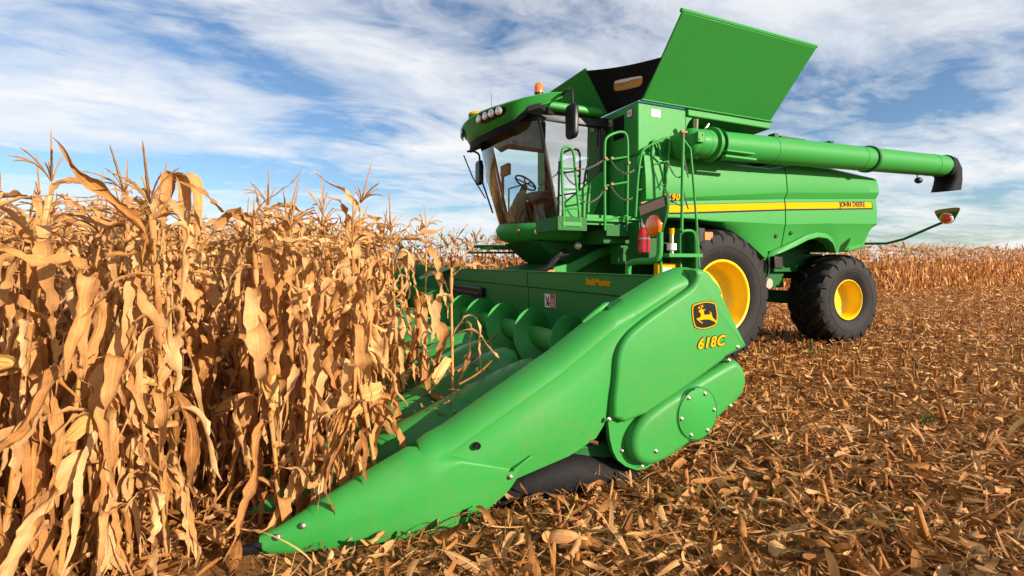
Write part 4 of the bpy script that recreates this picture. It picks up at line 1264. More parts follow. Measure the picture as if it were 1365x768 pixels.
    obj('kick_plate', G().box(3.70, 4.60, 5.76, 5.78, 2.055, 2.20).box(4.34, 4.72, 5.70, 5.74, 2.03, 2.17), 'green', pf, 0.006)
    obj('cab_side_panel', G().prism([(3.66, 2.16), (3.68, 2.42), (4.36, 2.95), (4.36, 2.62), (4.12, 2.16)], 6.300, 6.325), 'green', T, 0.008)
    obj('wall_wedge', G().prism([(4.14, 2.16), (4.38, 2.62), (4.50, 2.95), (4.50, 2.16)], 6.31, 6.36), 'green_dark', T, 0.006)
    def rail(pts, name='handrail', r=0.019, it=2, mat='green'):
        return obj(name, G().tube(smooth_poly(pts, it, False), r, 10), mat, T)
    y = 5.70
    r1 = rail([(3.30, y, 2.0), (3.29, y, 2.30), (3.265, y, 2.85), (3.27, y, 3.06), (3.37, y, 3.10), (3.455, y, 3.04), (3.47, y, 2.85), (3.53, y, 2.30), (3.56, y, 2.0)])
    for z in (2.26, 2.52, 2.80):
        obj('rail_bar', G().tube([(3.292 - (z - 2.3) * 0.04, y, z - .01), (3.535 - (z - 2.3) * 0.11, y, z + 0.01)], 0.014, 8), 'green', r1)
    obj('rail_bracket', G().box(3.27, 3.57, 5.68, 5.72, 2.02, 2.08), 'green', r1, 0.006)
    r2 = rail([(3.96, y, 1.98), (3.955, y, 2.6), (3.955, y, 3.16), (3.97, y, 3.27), (4.08, y, 3.34), (4.22, y, 3.39), (4.32, y, 3.38), (4.355, y, 3.25), (4.345, y, 2.6), (4.335, y, 1.98)])
    for z in (2.14, 2.62, 2.98):
        obj('rail_bar', G().tube([(3.957, y, z - 0.02), (4.343, y, z + 0.06)], 0.014, 8), 'green', r2)
    y = 5.62
    r3 = rail([(4.66, y, 2.2), (4.68, y, 2.8), (4.70, y, 3.18), (4.74, y, 3.30), (4.80, y, 3.30), (4.86, y, 3.20), (4.88, y, 2.8), (4.94, y, 2.3)])
    obj('rail_bar', G().tube([(4.68, y, 2.84), (4.90, y, 2.90)], 0.013, 8).tube([(4.67, y, 2.56), (4.94, y, 2.63)], 0.013, 8), 'green', r3)
    r4 = rail([(4.44, 5.64, 2.18), (4.47, 5.63, 2.75), (4.52, 5.62, 3.08), (4.56, 5.61, 3.16), (4.74, 5.58, 3.25), (4.92, 5.56, 3.35), (4.98, 5.55, 3.33), (4.985, 5.55, 3.22), (4.95, 5.55, 3.0), (4.87, 5.55, 2.45)])
    obj('rail_bar', G().tube([(4.48, 5.63, 2.88), (4.945, 5.55, 3.0)], 0.013, 8).tube([(4.46, 5.63, 2.56), (4.89, 5.55, 2.66)], 0.013, 8), 'green', r4)
    yl = 5.22
    r5 = rail([(4.90, yl, 1.98), (4.91, yl, 2.6), (4.925, yl, 3.24)], r=0.022, it=1)
    obj('ladder_grip', G().tube([(4.925, yl, 3.24), (5.0, yl, 3.17), (5.055, yl, 3.12), (5.12, yl, 2.6), (5.18, yl, 2.0), (5.22, yl, 1.46)], 0.017, 10), 'green', r5)
    obj('ladder_top_knob', G().cyl((4.925, yl, 3.24), (4.925, yl, 3.36), 0.022, 8).box(4.88, 4.985, yl - 0.02, yl + 0.02, 3.33, 3.36), 'rust', r5)
    def chain(p, q, sag, parent, n=26):
        p, q = Vector(p), Vector(q)
        g = G()
        for i in range(n):
            t0, t1 = i / n, (i + 1) / n
            a_ = p.lerp(q, t0) - Vector((0, 0, sag * 4 * t0 * (1 - t0)))
            b_ = p.lerp(q, t1) - Vector((0, 0, sag * 4 * t1 * (1 - t1)))
            d_ = (b_ - a_).normalized()
            s_ = d_.cross(Vector((0, 0, 1)) if i % 2 else Vector((0, 1, 0))).normalized() * 0.010
            e = d_ * 0.006
            g.tube([a_ - e, a_ + d_ * 0.2 * (b_ - a_).length + s_, b_ - d_ * 0.2 * (b_ - a_).length + s_, b_ + e, b_ - d_ * 0.2 * (b_ - a_).length - s_, a_ + d_ * 0.2 * (b_ - a_).length - s_, a_ - e], 0.0045, 5)
        return obj('safety_chain', g, 'grille', parent)
    chain((3.49, 5.70, 2.80), (3.955, 5.70, 2.98), 0.05, r1)
    chain((3.52, 5.70, 2.42), (3.955, 5.70, 2.55), 0.12, r1)
    chain((4.05, 5.70, 2.98), (4.58, 5.66, 3.02), 0.20, r2)
    chain((4.05, 5.70, 2.62), (4.56, 5.66, 2.62), 0.20, r2)
    chain((4.95, 5.54, 2.98), (4.915, 5.23, 2.74), 0.10, r4, 18)
    chain((4.89, 5.54, 2.60), (4.905, 5.23, 2.32), 0.06, r4, 18)
    chain((4.93, 5.22, 3.05), (5.02, 5.22, 2.72), 0.03, r5, 14)
    chain((4.93, 5.22, 2.55), (5.02, 5.22, 2.28), 0.03, r5, 14)
    for x, yy, z in ((3.955, 5.68, 2.98), (3.955, 5.68, 2.56), (4.06, 5.68, 2.99), (4.06, 5.68, 2.63), (4.35, 5.68, 2.95), (3.49, 5.68, 2.80)):
        obj('rail_clip', G().box(x - 0.022, x + 0.022, yy - 0.02, yy + 0.012, z - 0.02, z + 0.02), 'rust', r2, 0.004)
    lad = obj('ladder', G().box(4.84, 5.16, 5.36, 5.39, 1.30, 2.0).box(4.85, 4.88, 5.20, 5.36, 1.25, 2.0).box(5.10, 5.15, 5.16, 5.37, 1.2, 1.98), 'green_dark', T, 0.01)
    obj('ladder_frame', G().tube(smooth_poly([(4.86, 5.18, 1.96), (5.03, 5.18, 1.98), (5.11, 5.18, 1.93), (5.115, 5.18, 1.7), (5.115, 5.18, 1.0)], 2, False), 0.02, 8).tube([(4.50, 5.18, 2.0), (4.50, 5.18, 0.9)], 0.02, 8), 'green', lad)
    for z in (1.60, 1.28, 0.96):
        obj('ladder_step', G().box(4.50, 5.09, 5.02, 5.24, z, z + 0.05), 'green', lad, 0.006)
    yp = obj('battery_box', G().box(4.52, 4.95, 5.26, 5.36, 1.30, 1.52), 'decal_yellow', T, 0.02)
    obj('box_label', G().box(4.60, 4.75, 5.253, 5.259, 1.36, 1.46), 'white', yp)
    gp_ = obj('grease_pump', G().cyl((4.74, 5.24, 1.60), (4.74, 5.24, 1.92), 0.030, 12), 'steel', T)
    obj('pump_cap', G().cyl((4.74, 5.24, 1.92), (4.74, 5.24, 2.0), 0.036, 12), 'decal_yellow', gp_)
    obj('pump_label', G().cyl((4.74, 5.24, 1.70), (4.74, 5.24, 1.79), 0.065, 12), 'white', gp_)
    # fire extinguisher on its bracket
    fe = obj('fire_extinguisher', G().tube([(4.41, 5.42, 1.66), (4.41, 5.42, 1.67), (4.41, 5.42, 1.93), (4.41, 5.42, 1.99), (4.41, 5.42, 2.02)], [0.07, 0.085, 0.085, 0.06, 0.03], 18), 'red', T)
    obj('extinguisher_neck', G().cyl((4.41, 5.42, 2.02), (4.41, 5.42, 2.28), 0.035, 10), 'white', fe)
    obj('extinguisher_valve', G().cyl((4.41, 5.42, 2.28), (4.41, 5.42, 2.34), 0.03, 10).box(4.35, 4.49, 5.405, 5.435, 2.34, 2.365).tube([(4.43, 5.40, 2.36), (4.51, 5.38, 2.25), (4.50, 5.37, 1.95)], 0.012, 6), 'rust', fe)
    obj('extinguisher_strap', G().cyl((4.41, 5.42, 1.85), (4.41, 5.42, 1.87), 0.088, 18), 'steel', fe)
    obj('extinguisher_bracket', G().box(4.37, 4.45, 5.505, 5.70, 1.68, 2.10), 'green_dark', fe, 0.006)

    # ---- rear marker lamp on a swing arm
    ra = obj('rear_lamp_arm', G().tube(smooth_poly([(9.86, 5.72, 1.885), (9.89, 5.24, 1.875), (9.90, 4.62, 2.16), (9.90, 4.52, 2.20), (9.90, 4.46, 2.24), (9.90, 4.44, 2.36)], 1, False), 0.022, 10), 'green_dark', T)
    pad = smooth_poly([(4.64, 2.42), (4.30, 2.44), (4.295, 2.39), (4.385, 2.20), (4.42, 2.175), (4.49, 2.175), (4.56, 2.21), (4.64, 2.37)], 2)
    obj('lamp_paddle', G().prism_x(pad, 9.90, 9.935), 'green_dark', ra, 0.008)
    obj('reflector_strip', G().prism_x([(4.63, 2.405), (4.31, 2.425), (4.315, 2.37), (4.625, 2.345)], 9.894, 9.899), 'bronze_reflector', ra)
    for r_, dx, mt, nm in ((0.094, 0.0, 'white', 'lens_ring'), (0.078, -0.016, 'red_lens', 'red_lens')):
        rings = [[(9.90 + dx + e, 4.465 + q * math.cos(a_), 2.262 + q * math.sin(a_)) for a_ in np.linspace(0, 2 * PI, 24, endpoint=False)] for q, e in ((r_, 0.0), (r_, -0.018), (r_ * .8, -0.03), (0.001, -0.034))]
        obj(nm, G().loft(rings), mt, ra, sharp=60)
    return T


build_combine()


# ================================================================== CORN
def grid_quads(n, m, off=0):
    i = np.arange(n - 1)[:, None] * m + np.arange(m - 1)[None, :]
    return np.stack([i, i + 1, i + 1 + m, i + m], -1).reshape(-1, 4) + off


class Q:
    """numpy collector of quad sheets with uv and a per-piece tint"""
    def __init__(s):
        s.v, s.q, s.uv, s.t, s.n = [], [], [], [], 0

    def add(s, v, q, uv, t):
        s.v.append(v); s.q.append(q + s.n); s.uv.append(uv)
        s.t.append(np.full(len(v), t)); s.n += len(v)

    def done(s):
        return np.concatenate(s.v), np.concatenate(s.q), np.concatenate(s.uv), np.concatenate(s.t)


def tube_np(P, r, k):
    P = np.asarray(P, float)
    n = len(P)
    T_ = np.gradient(P, axis=0)
    T_ /= np.linalg.norm(T_, axis=1)[:, None] + 1e-9
    ref = np.where(np.abs(T_[:, 2:3]) > 0.9, np.array([[1.0, 0, 0]]), np.array([[0, 0, 1.0]]))
    if np.abs(T_[:, 2]).mean() > 0.75:
        ref = np.tile([[1.0, 0, 0]], (n, 1))
    U = ref - T_ * np.sum(ref * T_, 1)[:, None]
    U /= np.linalg.norm(U, axis=1)[:, None] + 1e-9
    W = np.cross(T_, U)
    a = np.linspace(0, 2 * PI, k + 1)
    r = np.broadcast_to(np.asarray(r, float), (n,))
    v = P[:, None, :] + r[:, None, None] * (np.cos(a)[None, :, None] * U[:, None, :] + np.sin(a)[None, :, None] * W[:, None, :])
    uv = np.stack(np.meshgrid(np.linspace(0, 1, k + 1), np.linspace(0, 1, n)), -1)
    return v.reshape(-1, 3), grid_quads(n, k + 1), uv.reshape(-1, 2)


def ribbon(P, side, w, curl, wave, rg, m):
    n = len(P)
    T_ = np.gradient(P, axis=0)
    T_ /= np.linalg.norm(T_, axis=1)[:, None] + 1e-9
    side = side - T_ * np.sum(side * T_, 1)[:, None]
    side /= np.linalg.norm(side, axis=1)[:, None] + 1e-9
    nor = np.cross(T_, side)
    c = np.linspace(-1, 1, m)
    h = np.maximum(curl, 0.05) / 2
    rad = w / 2 / h
    sx = rad[:, None] * np.sin(c[None, :] * h[:, None])
    sz = rad[:, None] * (1 - np.cos(c[None, :] * h[:, None]))
    s = np.linspace(0, 1, n)
    ph = rg.uniform(0, 6.28, 4)
    for j, sg in enumerate((-1, 1)):
        wv = np.sin(s * rg.uniform(26, 44) + ph[j]) * 0.6 + np.sin(s * rg.uniform(55, 75) + ph[j + 2]) * 0.4
        sz += wave * wv[:, None] * np.clip(sg * c, 0, 1)[None, :] ** 1.5 * np.minimum(1, w / 0.03)[:, None]
    v = P[:, None, :] + sx[..., None] * side[:, None, :] + sz[..., None] * nor[:, None, :]
    uv = np.stack(np.meshgrid(np.linspace(0, 1, m), s), -1)
    return v.reshape(-1, 3), grid_quads(n, m), uv.reshape(-1, 2)


def leaf(rg, base, az, L, W, n, m, hang=1.0):
    """one dry blade: a short rise from the stalk, a fold, then a crumpled, twisting hang"""
    s = np.linspace(0, 1, n)
    kink = rg.choice([rg.uniform(0.04, 0.16), rg.uniform(0.14, 0.36)], p=[0.62, 0.38])
    e0 = R(rg.uniform(35, 82))
    e1 = R(rg.uniform(-98, -66)) * hang
    sharp = rg.uniform(0.02, 0.09)
    e = e0 + (e1 - e0) / (1 + np.exp(-(s - kink) / sharp))
    rough = np.interp(s, np.linspace(0, 1, 7), rg.normal(0, 1, 7))
    e += 0.30 * rough * np.clip(s * 3 - 0.3, 0, 1)
    if rg.random() < 0.25:                                   # a second sharp crease, the end sticking out or tucked back
        c2 = rg.uniform(0.5, 0.8)
        e += rg.normal(0, 0.8) / (1 + np.exp(-(s - c2) / 0.025))
    a = az + rg.normal(0, 0.5) * s + 0.7 * np.interp(s, np.linspace(0, 1, 6), rg.normal(0, 1, 6)) * s
    d = np.stack([np.cos(e) * np.cos(a), np.cos(e) * np.sin(a), np.sin(e)], -1)
    P = base + np.concatenate([[[0, 0, 0]], np.cumsum((d[1:] + d[:-1]) / 2, 0)]) * (L / (n - 1))
    P[:, 2] = np.maximum(P[:, 2], 0.015 + 0.02 * rg.random())
    tw = rg.normal(0, 2.2) * s ** 1.2 + 0.45 * np.interp(s, np.linspace(0, 1, 6), rg.normal(0, 1, 6)) * np.minimum(1, s * 3)
    s0 = np.stack([-np.sin(a), np.cos(a), 0 * a], -1)
    nn = np.cross(d, s0)
    side = s0 * np.cos(tw)[:, None] + nn * np.sin(tw)[:, None]
    w = W * np.minimum(1, 0.6 + s * 3.0) * np.clip(1 - np.clip((s - 0.45) / 0.55, 0, 1) ** 1.6, 0.04, 1)
    curl = np.interp(s, np.linspace(0, 1, 6), rg.choice([0.3, 0.9, 1.8, 3.0, 4.4], 6, p=[.25, .3, .25, .14, .06]))
    w = w * (1 + 0.16 * np.interp(s, np.linspace(0, 1, 11), rg.normal(0, 1, 11)))
    w = w * (1 + 0.12 * np.interp(s, np.linspace(0, 1, 24), rg.normal(0, 1, 24)))
    return ribbon(P, side, w, curl, rg.uniform(0.006, 0.018), rg, m)


def build_plant(seed, hi=True, H=1.78, tassel=True, ear=True, leaf_lo=0.12, leaf_n=13, loop=False, broken=False):
    rg = np.random.default_rng(seed)
    parts = {}
    lean = rg.normal(0, 0.035, 2)
    wob = rg.uniform(0, 6.3)
    def axis(z):
        z = np.asarray(z, float)
        return np.stack([lean[0] * np.maximum(z, 0) ** 1.5 + 0.012 * np.sin(z * 3.2 + wob), lean[1] * np.maximum(z, 0) ** 1.5 + 0.012 * np.cos(z * 2.7 + wob), z], -1)
    st = Q()
    zz = np.linspace(-0.03, H, 22 if hi else 6)
    r = np.interp(zz, [0, 0.6, H], [0.0125, 0.0100, 0.0040 if not broken else 0.008])
    if hi:
        r = r * (1 + 0.12 * (np.arange(len(zz)) % 3 == 0))
    v, q, uv = tube_np(axis(zz), r, 8 if hi else 3)
    st.add(v, q, uv, rg.uniform(0.3, 0.9))
    parts['stalk'] = st.done()
    lv = Q()
    az = rg.uniform(0, 6.3)
    hs = np.linspace(leaf_lo, H - 0.06, leaf_n) + rg.normal(0, 0.025, leaf_n)
    for i, h in enumerate(hs):
        az += PI + rg.normal(0, 0.45)
        t = i / max(leaf_n - 1, 1)
        L = (0.42 + 0.40 * math.sin(PI * (0.18 + 0.72 * t))) * rg.uniform(0.7, 1.15)
        W = (0.056 + 0.040 * math.sin(PI * (0.1 + 0.8 * t))) * rg.uniform(0.7, 1.2)
        b = axis(h)
        k = int(rg.choice([1, 2, 3], p=[0.58, 0.22, 0.20])) if hi else 1
        for _ in range(k):
            v, q, uv = leaf(rg, b, az + (rg.normal(0, 0.6) if k > 1 else 0), L * rg.uniform(0.8, 1.05), W / (1.0, 1.6, 2.6)[k - 1], 26 if hi else 8, 6 if hi else 3, 1.0 if t < 0.93 else rg.uniform(-0.6, 0.9))
            lv.add(v, q, uv, np.clip(rg.normal(0.46 + 0.20 * t, 0.21), 0.0, 1))
        if hi and rg.random() < 0.5:                       # the sheath that still wraps the stalk below the leaf
            z2 = np.linspace(h - rg.uniform(0.08, 0.16), h, 5)
            z2 = np.maximum(z2, 0.01)
            v, q, uv = tube_np(axis(z2), np.linspace(0.0115, 0.0155, 5) * rg.uniform(0.9, 1.15), 7)
            lv.add(v, q, uv, np.clip(rg.normal(0.55, 0.15), 0, 1))
    if loop:
        for k, (sx_, hh) in enumerate(((1, 0.30), (-1, 0.26))):
            s = np.linspace(0, 1, 26)
            th = np.interp(s, [0, 0.30, 0.55, 1], [1.45, 1.25, -1.45, -1.62])
            dx = np.cumsum(np.cos(th)) * (1.0 / 26) * 0.80
            dz = np.cumsum(np.sin(th)) * (1.0 / 26) * 0.85
            P = axis(H - 0.08) + np.stack([dx * (0.9135 if k == 0 else 0.55), dx * (-0.4067 if k == 0 else -0.1), dz], -1)
            side = np.tile([[0.30, 0.55, 0.1]], (26, 1)) if k == 0 else np.tile([[0.5, 0.7, 0.0]], (26, 1))
            w = 0.105 * np.minimum(1, 0.6 + 2 * s) * np.clip(1.15 - s ** 2.5, 0.1, 1)
            v, q, uv = ribbon(P, side, w, np.full(26, 0.9), 0.005, rg, 6)
            lv.add(v, q, uv, 0.62)
    parts['leaves'] = lv.done()
    if ear:
        e = Q()
        h = rg.uniform(0.66, 0.98)
        a = rg.uniform(0, 6.3)
        P0 = axis(h)
        dro = R(rg.uniform(-75, 30))
        n = 9 if hi else 5
        s = np.linspace(0, 1, n)
        el = R(50) + (dro - R(50)) * np.clip(s * 3, 0, 1)
        d = np.stack([np.cos(el) * math.cos(a), np.cos(el) * math.sin(a), np.sin(el)], -1)
        P = P0 + np.cumsum(d, 0) * (rg.uniform(0.22, 0.29) / n)
        rr = np.interp(s, [0, 0.15, 0.35, 0.6, 0.85, 1], [0.010, 0.020, 0.033, 0.034, 0.022, 0.004])
        v, q, uv = tube_np(P, rr, 10 if hi else 5)
        e.add(v, q, uv, rg.uniform(0.5, 0.95))
        if hi:
            for k in range(5):                              # loose outer husks
                off = rg.normal(0, 0.012, 3)
                idx = np.linspace(0, 1, 9)
                PP = np.stack([np.interp(idx * 1.12, s, P[:, c]) for c in range(3)], -1) + off
                PP[:, 2] -= idx ** 3 * rg.uniform(-0.03, 0.08)
                sd_ = np.tile(rg.normal(0, 1, (1, 3)), (9, 1))
                PP += np.sin(idx * PI)[:, None] * 0.028 * np.cross(d[0], sd_[0])[None, :] / (np.linalg.norm(np.cross(d[0], sd_[0])) + 1e-6)
                v, q, uv = ribbon(PP, sd_, 0.055 * np.clip(np.sin(idx * 2.9) + 0.15, 0.08, 1), np.full(9, 1.5), 0.004, rg, 5)
                e.add(v, q, uv, rg.uniform(0.35, 0.95))
        parts['ear'] = e.done()
    if tassel:
        t = Q()
        top = axis(H)
        nb = rg.integers(7, 12) if hi else 4
        tilt = rg.normal(0, 0.25, 2)
        for k in range(nb):
            n = 9 if hi else 3
            L = rg.uniform(0.12, 0.22) if k else rg.uniform(0.24, 0.36)
            a = rg.uniform(0, 6.3)
            e = np.linspace(R(74), R(rg.uniform(-35, 55)), n) if k else np.full(n, R(90))
            d = np.stack([np.cos(e) * math.cos(a) + tilt[0], np.cos(e) * math.sin(a) + tilt[1], np.sin(e)], -1)
            P = top + np.cumsum(d, 0) * (L / n)
            r = np.interp(np.linspace(0, 1, n), [0, 0.2, 0.9, 1], [0.002, 0.0038 if k else 0.0062, 0.003, 0.001]) * (1 + 0.35 * (np.arange(n) % 2))
            v, q, uv = tube_np(P, r if hi else r * 1.6, 4 if hi else 3)
            t.add(v, q, uv, rg.uniform(0.25, 0.7))
        parts['tassel'] = t.done()
    return parts


PART_MAT = {'stalk': 'corn_stalk', 'leaves': 'corn_leaf', 'ear': 'corn_husk', 'tassel': 'corn_leaf'}
HEADER_END = 2 * YM - 2.78
ROW0, ROW = 3.03, 0.508


def plant_thing(parts, label, group=None):
    T = thing('corn_plant', label, 'corn plant', (0, 0, 0), group)
    for k, (v, q, uv, t) in parts.items():
        quad_object(k, v, q, M[PART_MAT[k]], uv, t, T)
    return T


FRONT = 'dry tan corn plant in the open front row, bare stalk showing near the ground'
INNER = 'dry tan corn plant crowded among the uncut rows behind the front row'
BESIDE = 'dry tan corn plant standing between the green snouts of the header'


def cam_px(x, y, z):
    s_, c_ = math.sin(R(66)), math.cos(R(66))
    Xc, Zc = s_ * x - c_ * y, c_ * x + s_ * y
    return 682.5 + 650 * Xc / Zc, 350 - 650 * (z - 1.53) / Zc, Zc


def build_corn():
    protos = []
    for i in range(20):
        protos.append(plant_thing(build_plant(100 + i, True, H=1.62 + 0.30 * ((i * 7) % 20) / 20, ear=i % 5 != 3, tassel=i % 6 != 5, leaf_n=15 + i % 4), INNER, 'corn plants in the uncut stand'))
    used = [False] * len(protos)

    def place(i, x, y, rz, tilt, sc, label, group):
        if not used[i]:
            o = protos[i]
            used[i] = True
        else:
            o = protos[i].copy()
            C.objects.link(o)
            for ch in protos[i].children:
                c = ch.copy()
                C.objects.link(c)
                c.parent = o
        o.location = (x, y, float(ground_z(x, y)) - 0.01)
        o.rotation_euler = (tilt[0], tilt[1], rz)
        o.scale = (sc, sc, sc)
        o['label'] = label
        o['group'] = group
        return o

    spots, rest = [], []
    k = 0
    while True:
        y = ROW0 + ROW * k
        if y > 14.5:
            break
        x = -0.44 * y - 2.6
        xmax = (1.05 if k > 1 else 0.82) if y < HEADER_END else 3.0
        while x < xmax:
            xx, yy = x + rng.normal(0, 0.03), y + rng.normal(0, 0.025)
            if rng.random() < (0.93 if x < 0.30 else 0.70 if x < 0.7 else 0.45):
                (spots if k <= 11 and xx > -0.43 * yy - 0.35 else rest).append((xx, yy, k))
            x += rng.uniform(0.145, 0.205)
        k += 1
    # leave room for the three plants that stand out
    special = [(-0.655, 3.55), (0.43, 3.54), (1.07, 3.545)]
    spots = [s_ for s_ in spots if min(math.hypot(s_[0] - a, s_[1] - b) for a, b in special) > 0.10]
    spots = [s_ for s_ in spots if not (s_[2] == 0 and -0.40 < s_[0] < -0.12) and not (s_[2] == 0 and s_[0] > 0.62)]
    spots.sort(key=lambda s_: 0.4067 * s_[0] + 0.9135 * s_[1])
    ind, more = spots[:288], spots[288:]
    rest += more
    for n_, (x, y, k) in enumerate(ind):
        i = n_ if n_ < len(protos) else int(rng.integers(len(protos)))
        tilt = rng.normal(0, 0.05, 2)
        sc = rng.uniform(0.93, 1.08)
        if k == 0 and x < -0.15:
            place(i, x, y, rng.uniform(0, 6.3), tilt, sc, FRONT, 'corn plants in the front row')
        elif x > -0.15:
            place(i, x, y, rng.uniform(0, 6.3), tilt, sc, BESIDE, 'corn plants between the snouts')
        else:
            place(i, x, y, rng.uniform(0, 6.3), tilt, sc, INNER, 'corn plants in the uncut stand')
    o = plant_thing(build_plant(901, True, H=1.84, loop=True, tassel=False, leaf_n=12), 'tall dry corn plant whose broad top leaf folds over in a loop against the sky')
    o.location = (*special[0], -0.01)
    o = plant_thing(build_plant(917, True, H=1.95, leaf_n=12), 'tallest dry corn plant in the stand, its bushy tassel rising well above its neighbours')
    o.location = (*special[1], -0.01)
    o.rotation_euler = (0, -0.04, 0.4)
    o = plant_thing(build_plant(933, True, H=1.50, tassel=False, ear=True, leaf_n=6, leaf_lo=0.25, broken=True), 'snapped dry corn stalk with a bare upper half, standing alone over the snouts')
    o.location = (*special[2], -0.01)
    o.rotation_euler = (0.02, 0.015, 1.0)

    # the rest of the stand and the far uncut field: nobody could count them
    lows = [build_plant(300 + i, False, H=1.66 + 0.03 * i, ear=i % 2 == 0, leaf_n=9) for i in range(12)]
    merged = []
    for p in lows:
        q = Q()
        for name, (v, f, uv, t) in p.items():
            q.v.append(v); q.q.append(f + q.n); q.uv.append(uv); q.t.append(t); q.n += len(v)
        merged.append(q.done())

    def mass(name, pts, label, sc0, sc1, kind_label, tone=None):
        pts = np.array(pts)
        Vs, Qs, Us, Ts, off = [], [], [], [], 0
        pick = rng.integers(0, len(merged), len(pts))
        for i, (v, f, uv, t) in enumerate(merged):
            P = pts[pick == i]
            if not len(P):
                continue
            n = len(P)
            a = rng.uniform(0, 2 * PI, n)
            s_ = rng.uniform(sc0, sc1, n)
            lx, ly = rng.normal(0, 0.05, n), rng.normal(0, 0.05, n)
            X = (v[None, :, 0] * np.cos(a)[:, None] - v[None, :, 1] * np.sin(a)[:, None] + lx[:, None] * v[None, :, 2]) * s_[:, None] + P[:, 0:1]
            Y = (v[None, :, 0] * np.sin(a)[:, None] + v[None, :, 1] * np.cos(a)[:, None] + ly[:, None] * v[None, :, 2]) * s_[:, None] + P[:, 1:2]
            Z = v[None, :, 2] * s_[:, None] - 0.02 + 0 * X
            Vs.append(np.stack([X, Y, Z], -1).reshape(-1, 3))
            Qs.append((f[None] + (np.arange(n) * len(v))[:, None, None]).reshape(-1, 4) + off)
            Us.append(np.tile(uv, (n, 1)))
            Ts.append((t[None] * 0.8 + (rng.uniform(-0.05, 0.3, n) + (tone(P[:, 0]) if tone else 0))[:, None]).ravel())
            off += n * len(v)
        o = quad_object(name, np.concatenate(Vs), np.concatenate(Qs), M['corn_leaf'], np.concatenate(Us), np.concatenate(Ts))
        o['kind'] = 'stuff'
        o['label'] = label
        o['category'] = kind_label

    y = 14.7
    while y < 24:
        x = -0.44 * y - 2.5
        while x < 2.0:
            rest.append((x + rng.normal(0, 0.04), y + rng.normal(0, 0.03), 0)); x += rng.uniform(0.17, 0.26)
        y += ROW
    mass('corn_stand', [r_[:2] for r_ in rest], 'dense mass of dry corn filling the field beyond the nearer rows', 0.98, 1.12, 'corn')
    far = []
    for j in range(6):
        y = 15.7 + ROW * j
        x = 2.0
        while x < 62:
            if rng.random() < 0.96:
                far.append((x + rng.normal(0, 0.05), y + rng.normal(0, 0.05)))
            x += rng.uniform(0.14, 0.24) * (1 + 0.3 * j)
    mass('corn_field', far, 'straight edge of the uncut dry corn field beyond the stubble', 1.10, 1.28, 'corn', lambda x: -0.10 - 0.40 * np.clip((14 - x) / 6, 0, 1))  # browner throughout; behind the header, the machine's shade is put into the tint


build_corn()


# ================================================================== STUBBLE AND RESIDUE
def flat_pieces(P, L, W, nseg, m, bend, curl, twist, yaw, pitch, roll, lift):
    n = len(P)
    s = np.linspace(-0.5, 0.5, nseg)[None, :, None]
    c = np.linspace(-1, 1, m)[None, None, :]
    k = np.where(np.abs(bend) < 0.05, 0.05, bend)[:, None, None]
    L_, W_ = L[:, None, None], W[:, None, None]
    x = L_ * np.sin(k * s) / k + 0 * c
    z = L_ * (1 - np.cos(k * s)) / k
    tap = np.clip(1.15 - (np.abs(s) * 2) ** 3 * 0.75, 0.2, 1)
    yy = W_ / 2 * c * tap
    zz = curl[:, None, None] * W_ * c ** 2 * tap
    tw = twist[:, None, None] * s
    y = yy * np.cos(tw) - zz * np.sin(tw)
    z = z + yy * np.sin(tw) + zz * np.cos(tw)
    cr, sr = np.cos(roll)[:, None, None], np.sin(roll)[:, None, None]
    y, z = y * cr - z * sr, y * sr + z * cr
    cp, sp_ = np.cos(pitch)[:, None, None], np.sin(pitch)[:, None, None]
    x, z = x * cp - z * sp_, x * sp_ + z * cp
    cy, sy = np.cos(yaw)[:, None, None], np.sin(yaw)[:, None, None]
    x, y = x * cy - y * sy, x * sy + y * cy
    zmin = z.reshape(n, -1).min(1)
    gz = ground_z(P[:, 0], P[:, 1])
    z = z - np.minimum(zmin, 0)[:, None, None] * 0.75 + (gz + lift)[:, None, None]
    v = np.stack([x + P[:, 0][:, None, None], y + P[:, 1][:, None, None], z], -1).reshape(-1, 3)
    g = grid_quads(nseg, m)
    q = (g[None] + (np.arange(n) * nseg * m)[:, None, None]).reshape(-1, 4)
    uv = np.stack(np.meshgrid(np.linspace(0, 1, m), np.linspace(0, 1, nseg)), -1).reshape(-1, 2)
    return v, q, np.tile(uv, (n, 1))


def view_points(n, z0, z1, umin=-200, umax=1560):
    """random ground points, evenly spread over the ground, in a wedge a little wider than the view"""
    s_, c_ = math.sin(R(66)), math.cos(R(66))
    Z = np.sqrt(rng.uniform(z0 * z0, z1 * z1, n))
    a = rng.uniform((umin - 682.5) / 650, (umax - 682.5) / 650, n)
    X = a * Z
    return np.stack([s_ * X + c_ * Z, -c_ * X + s_ * Z], -1)


def keep_cut(P):
    x, y = P[:, 0], P[:, 1]
    return (y < 15.7) & (y > -2.5)


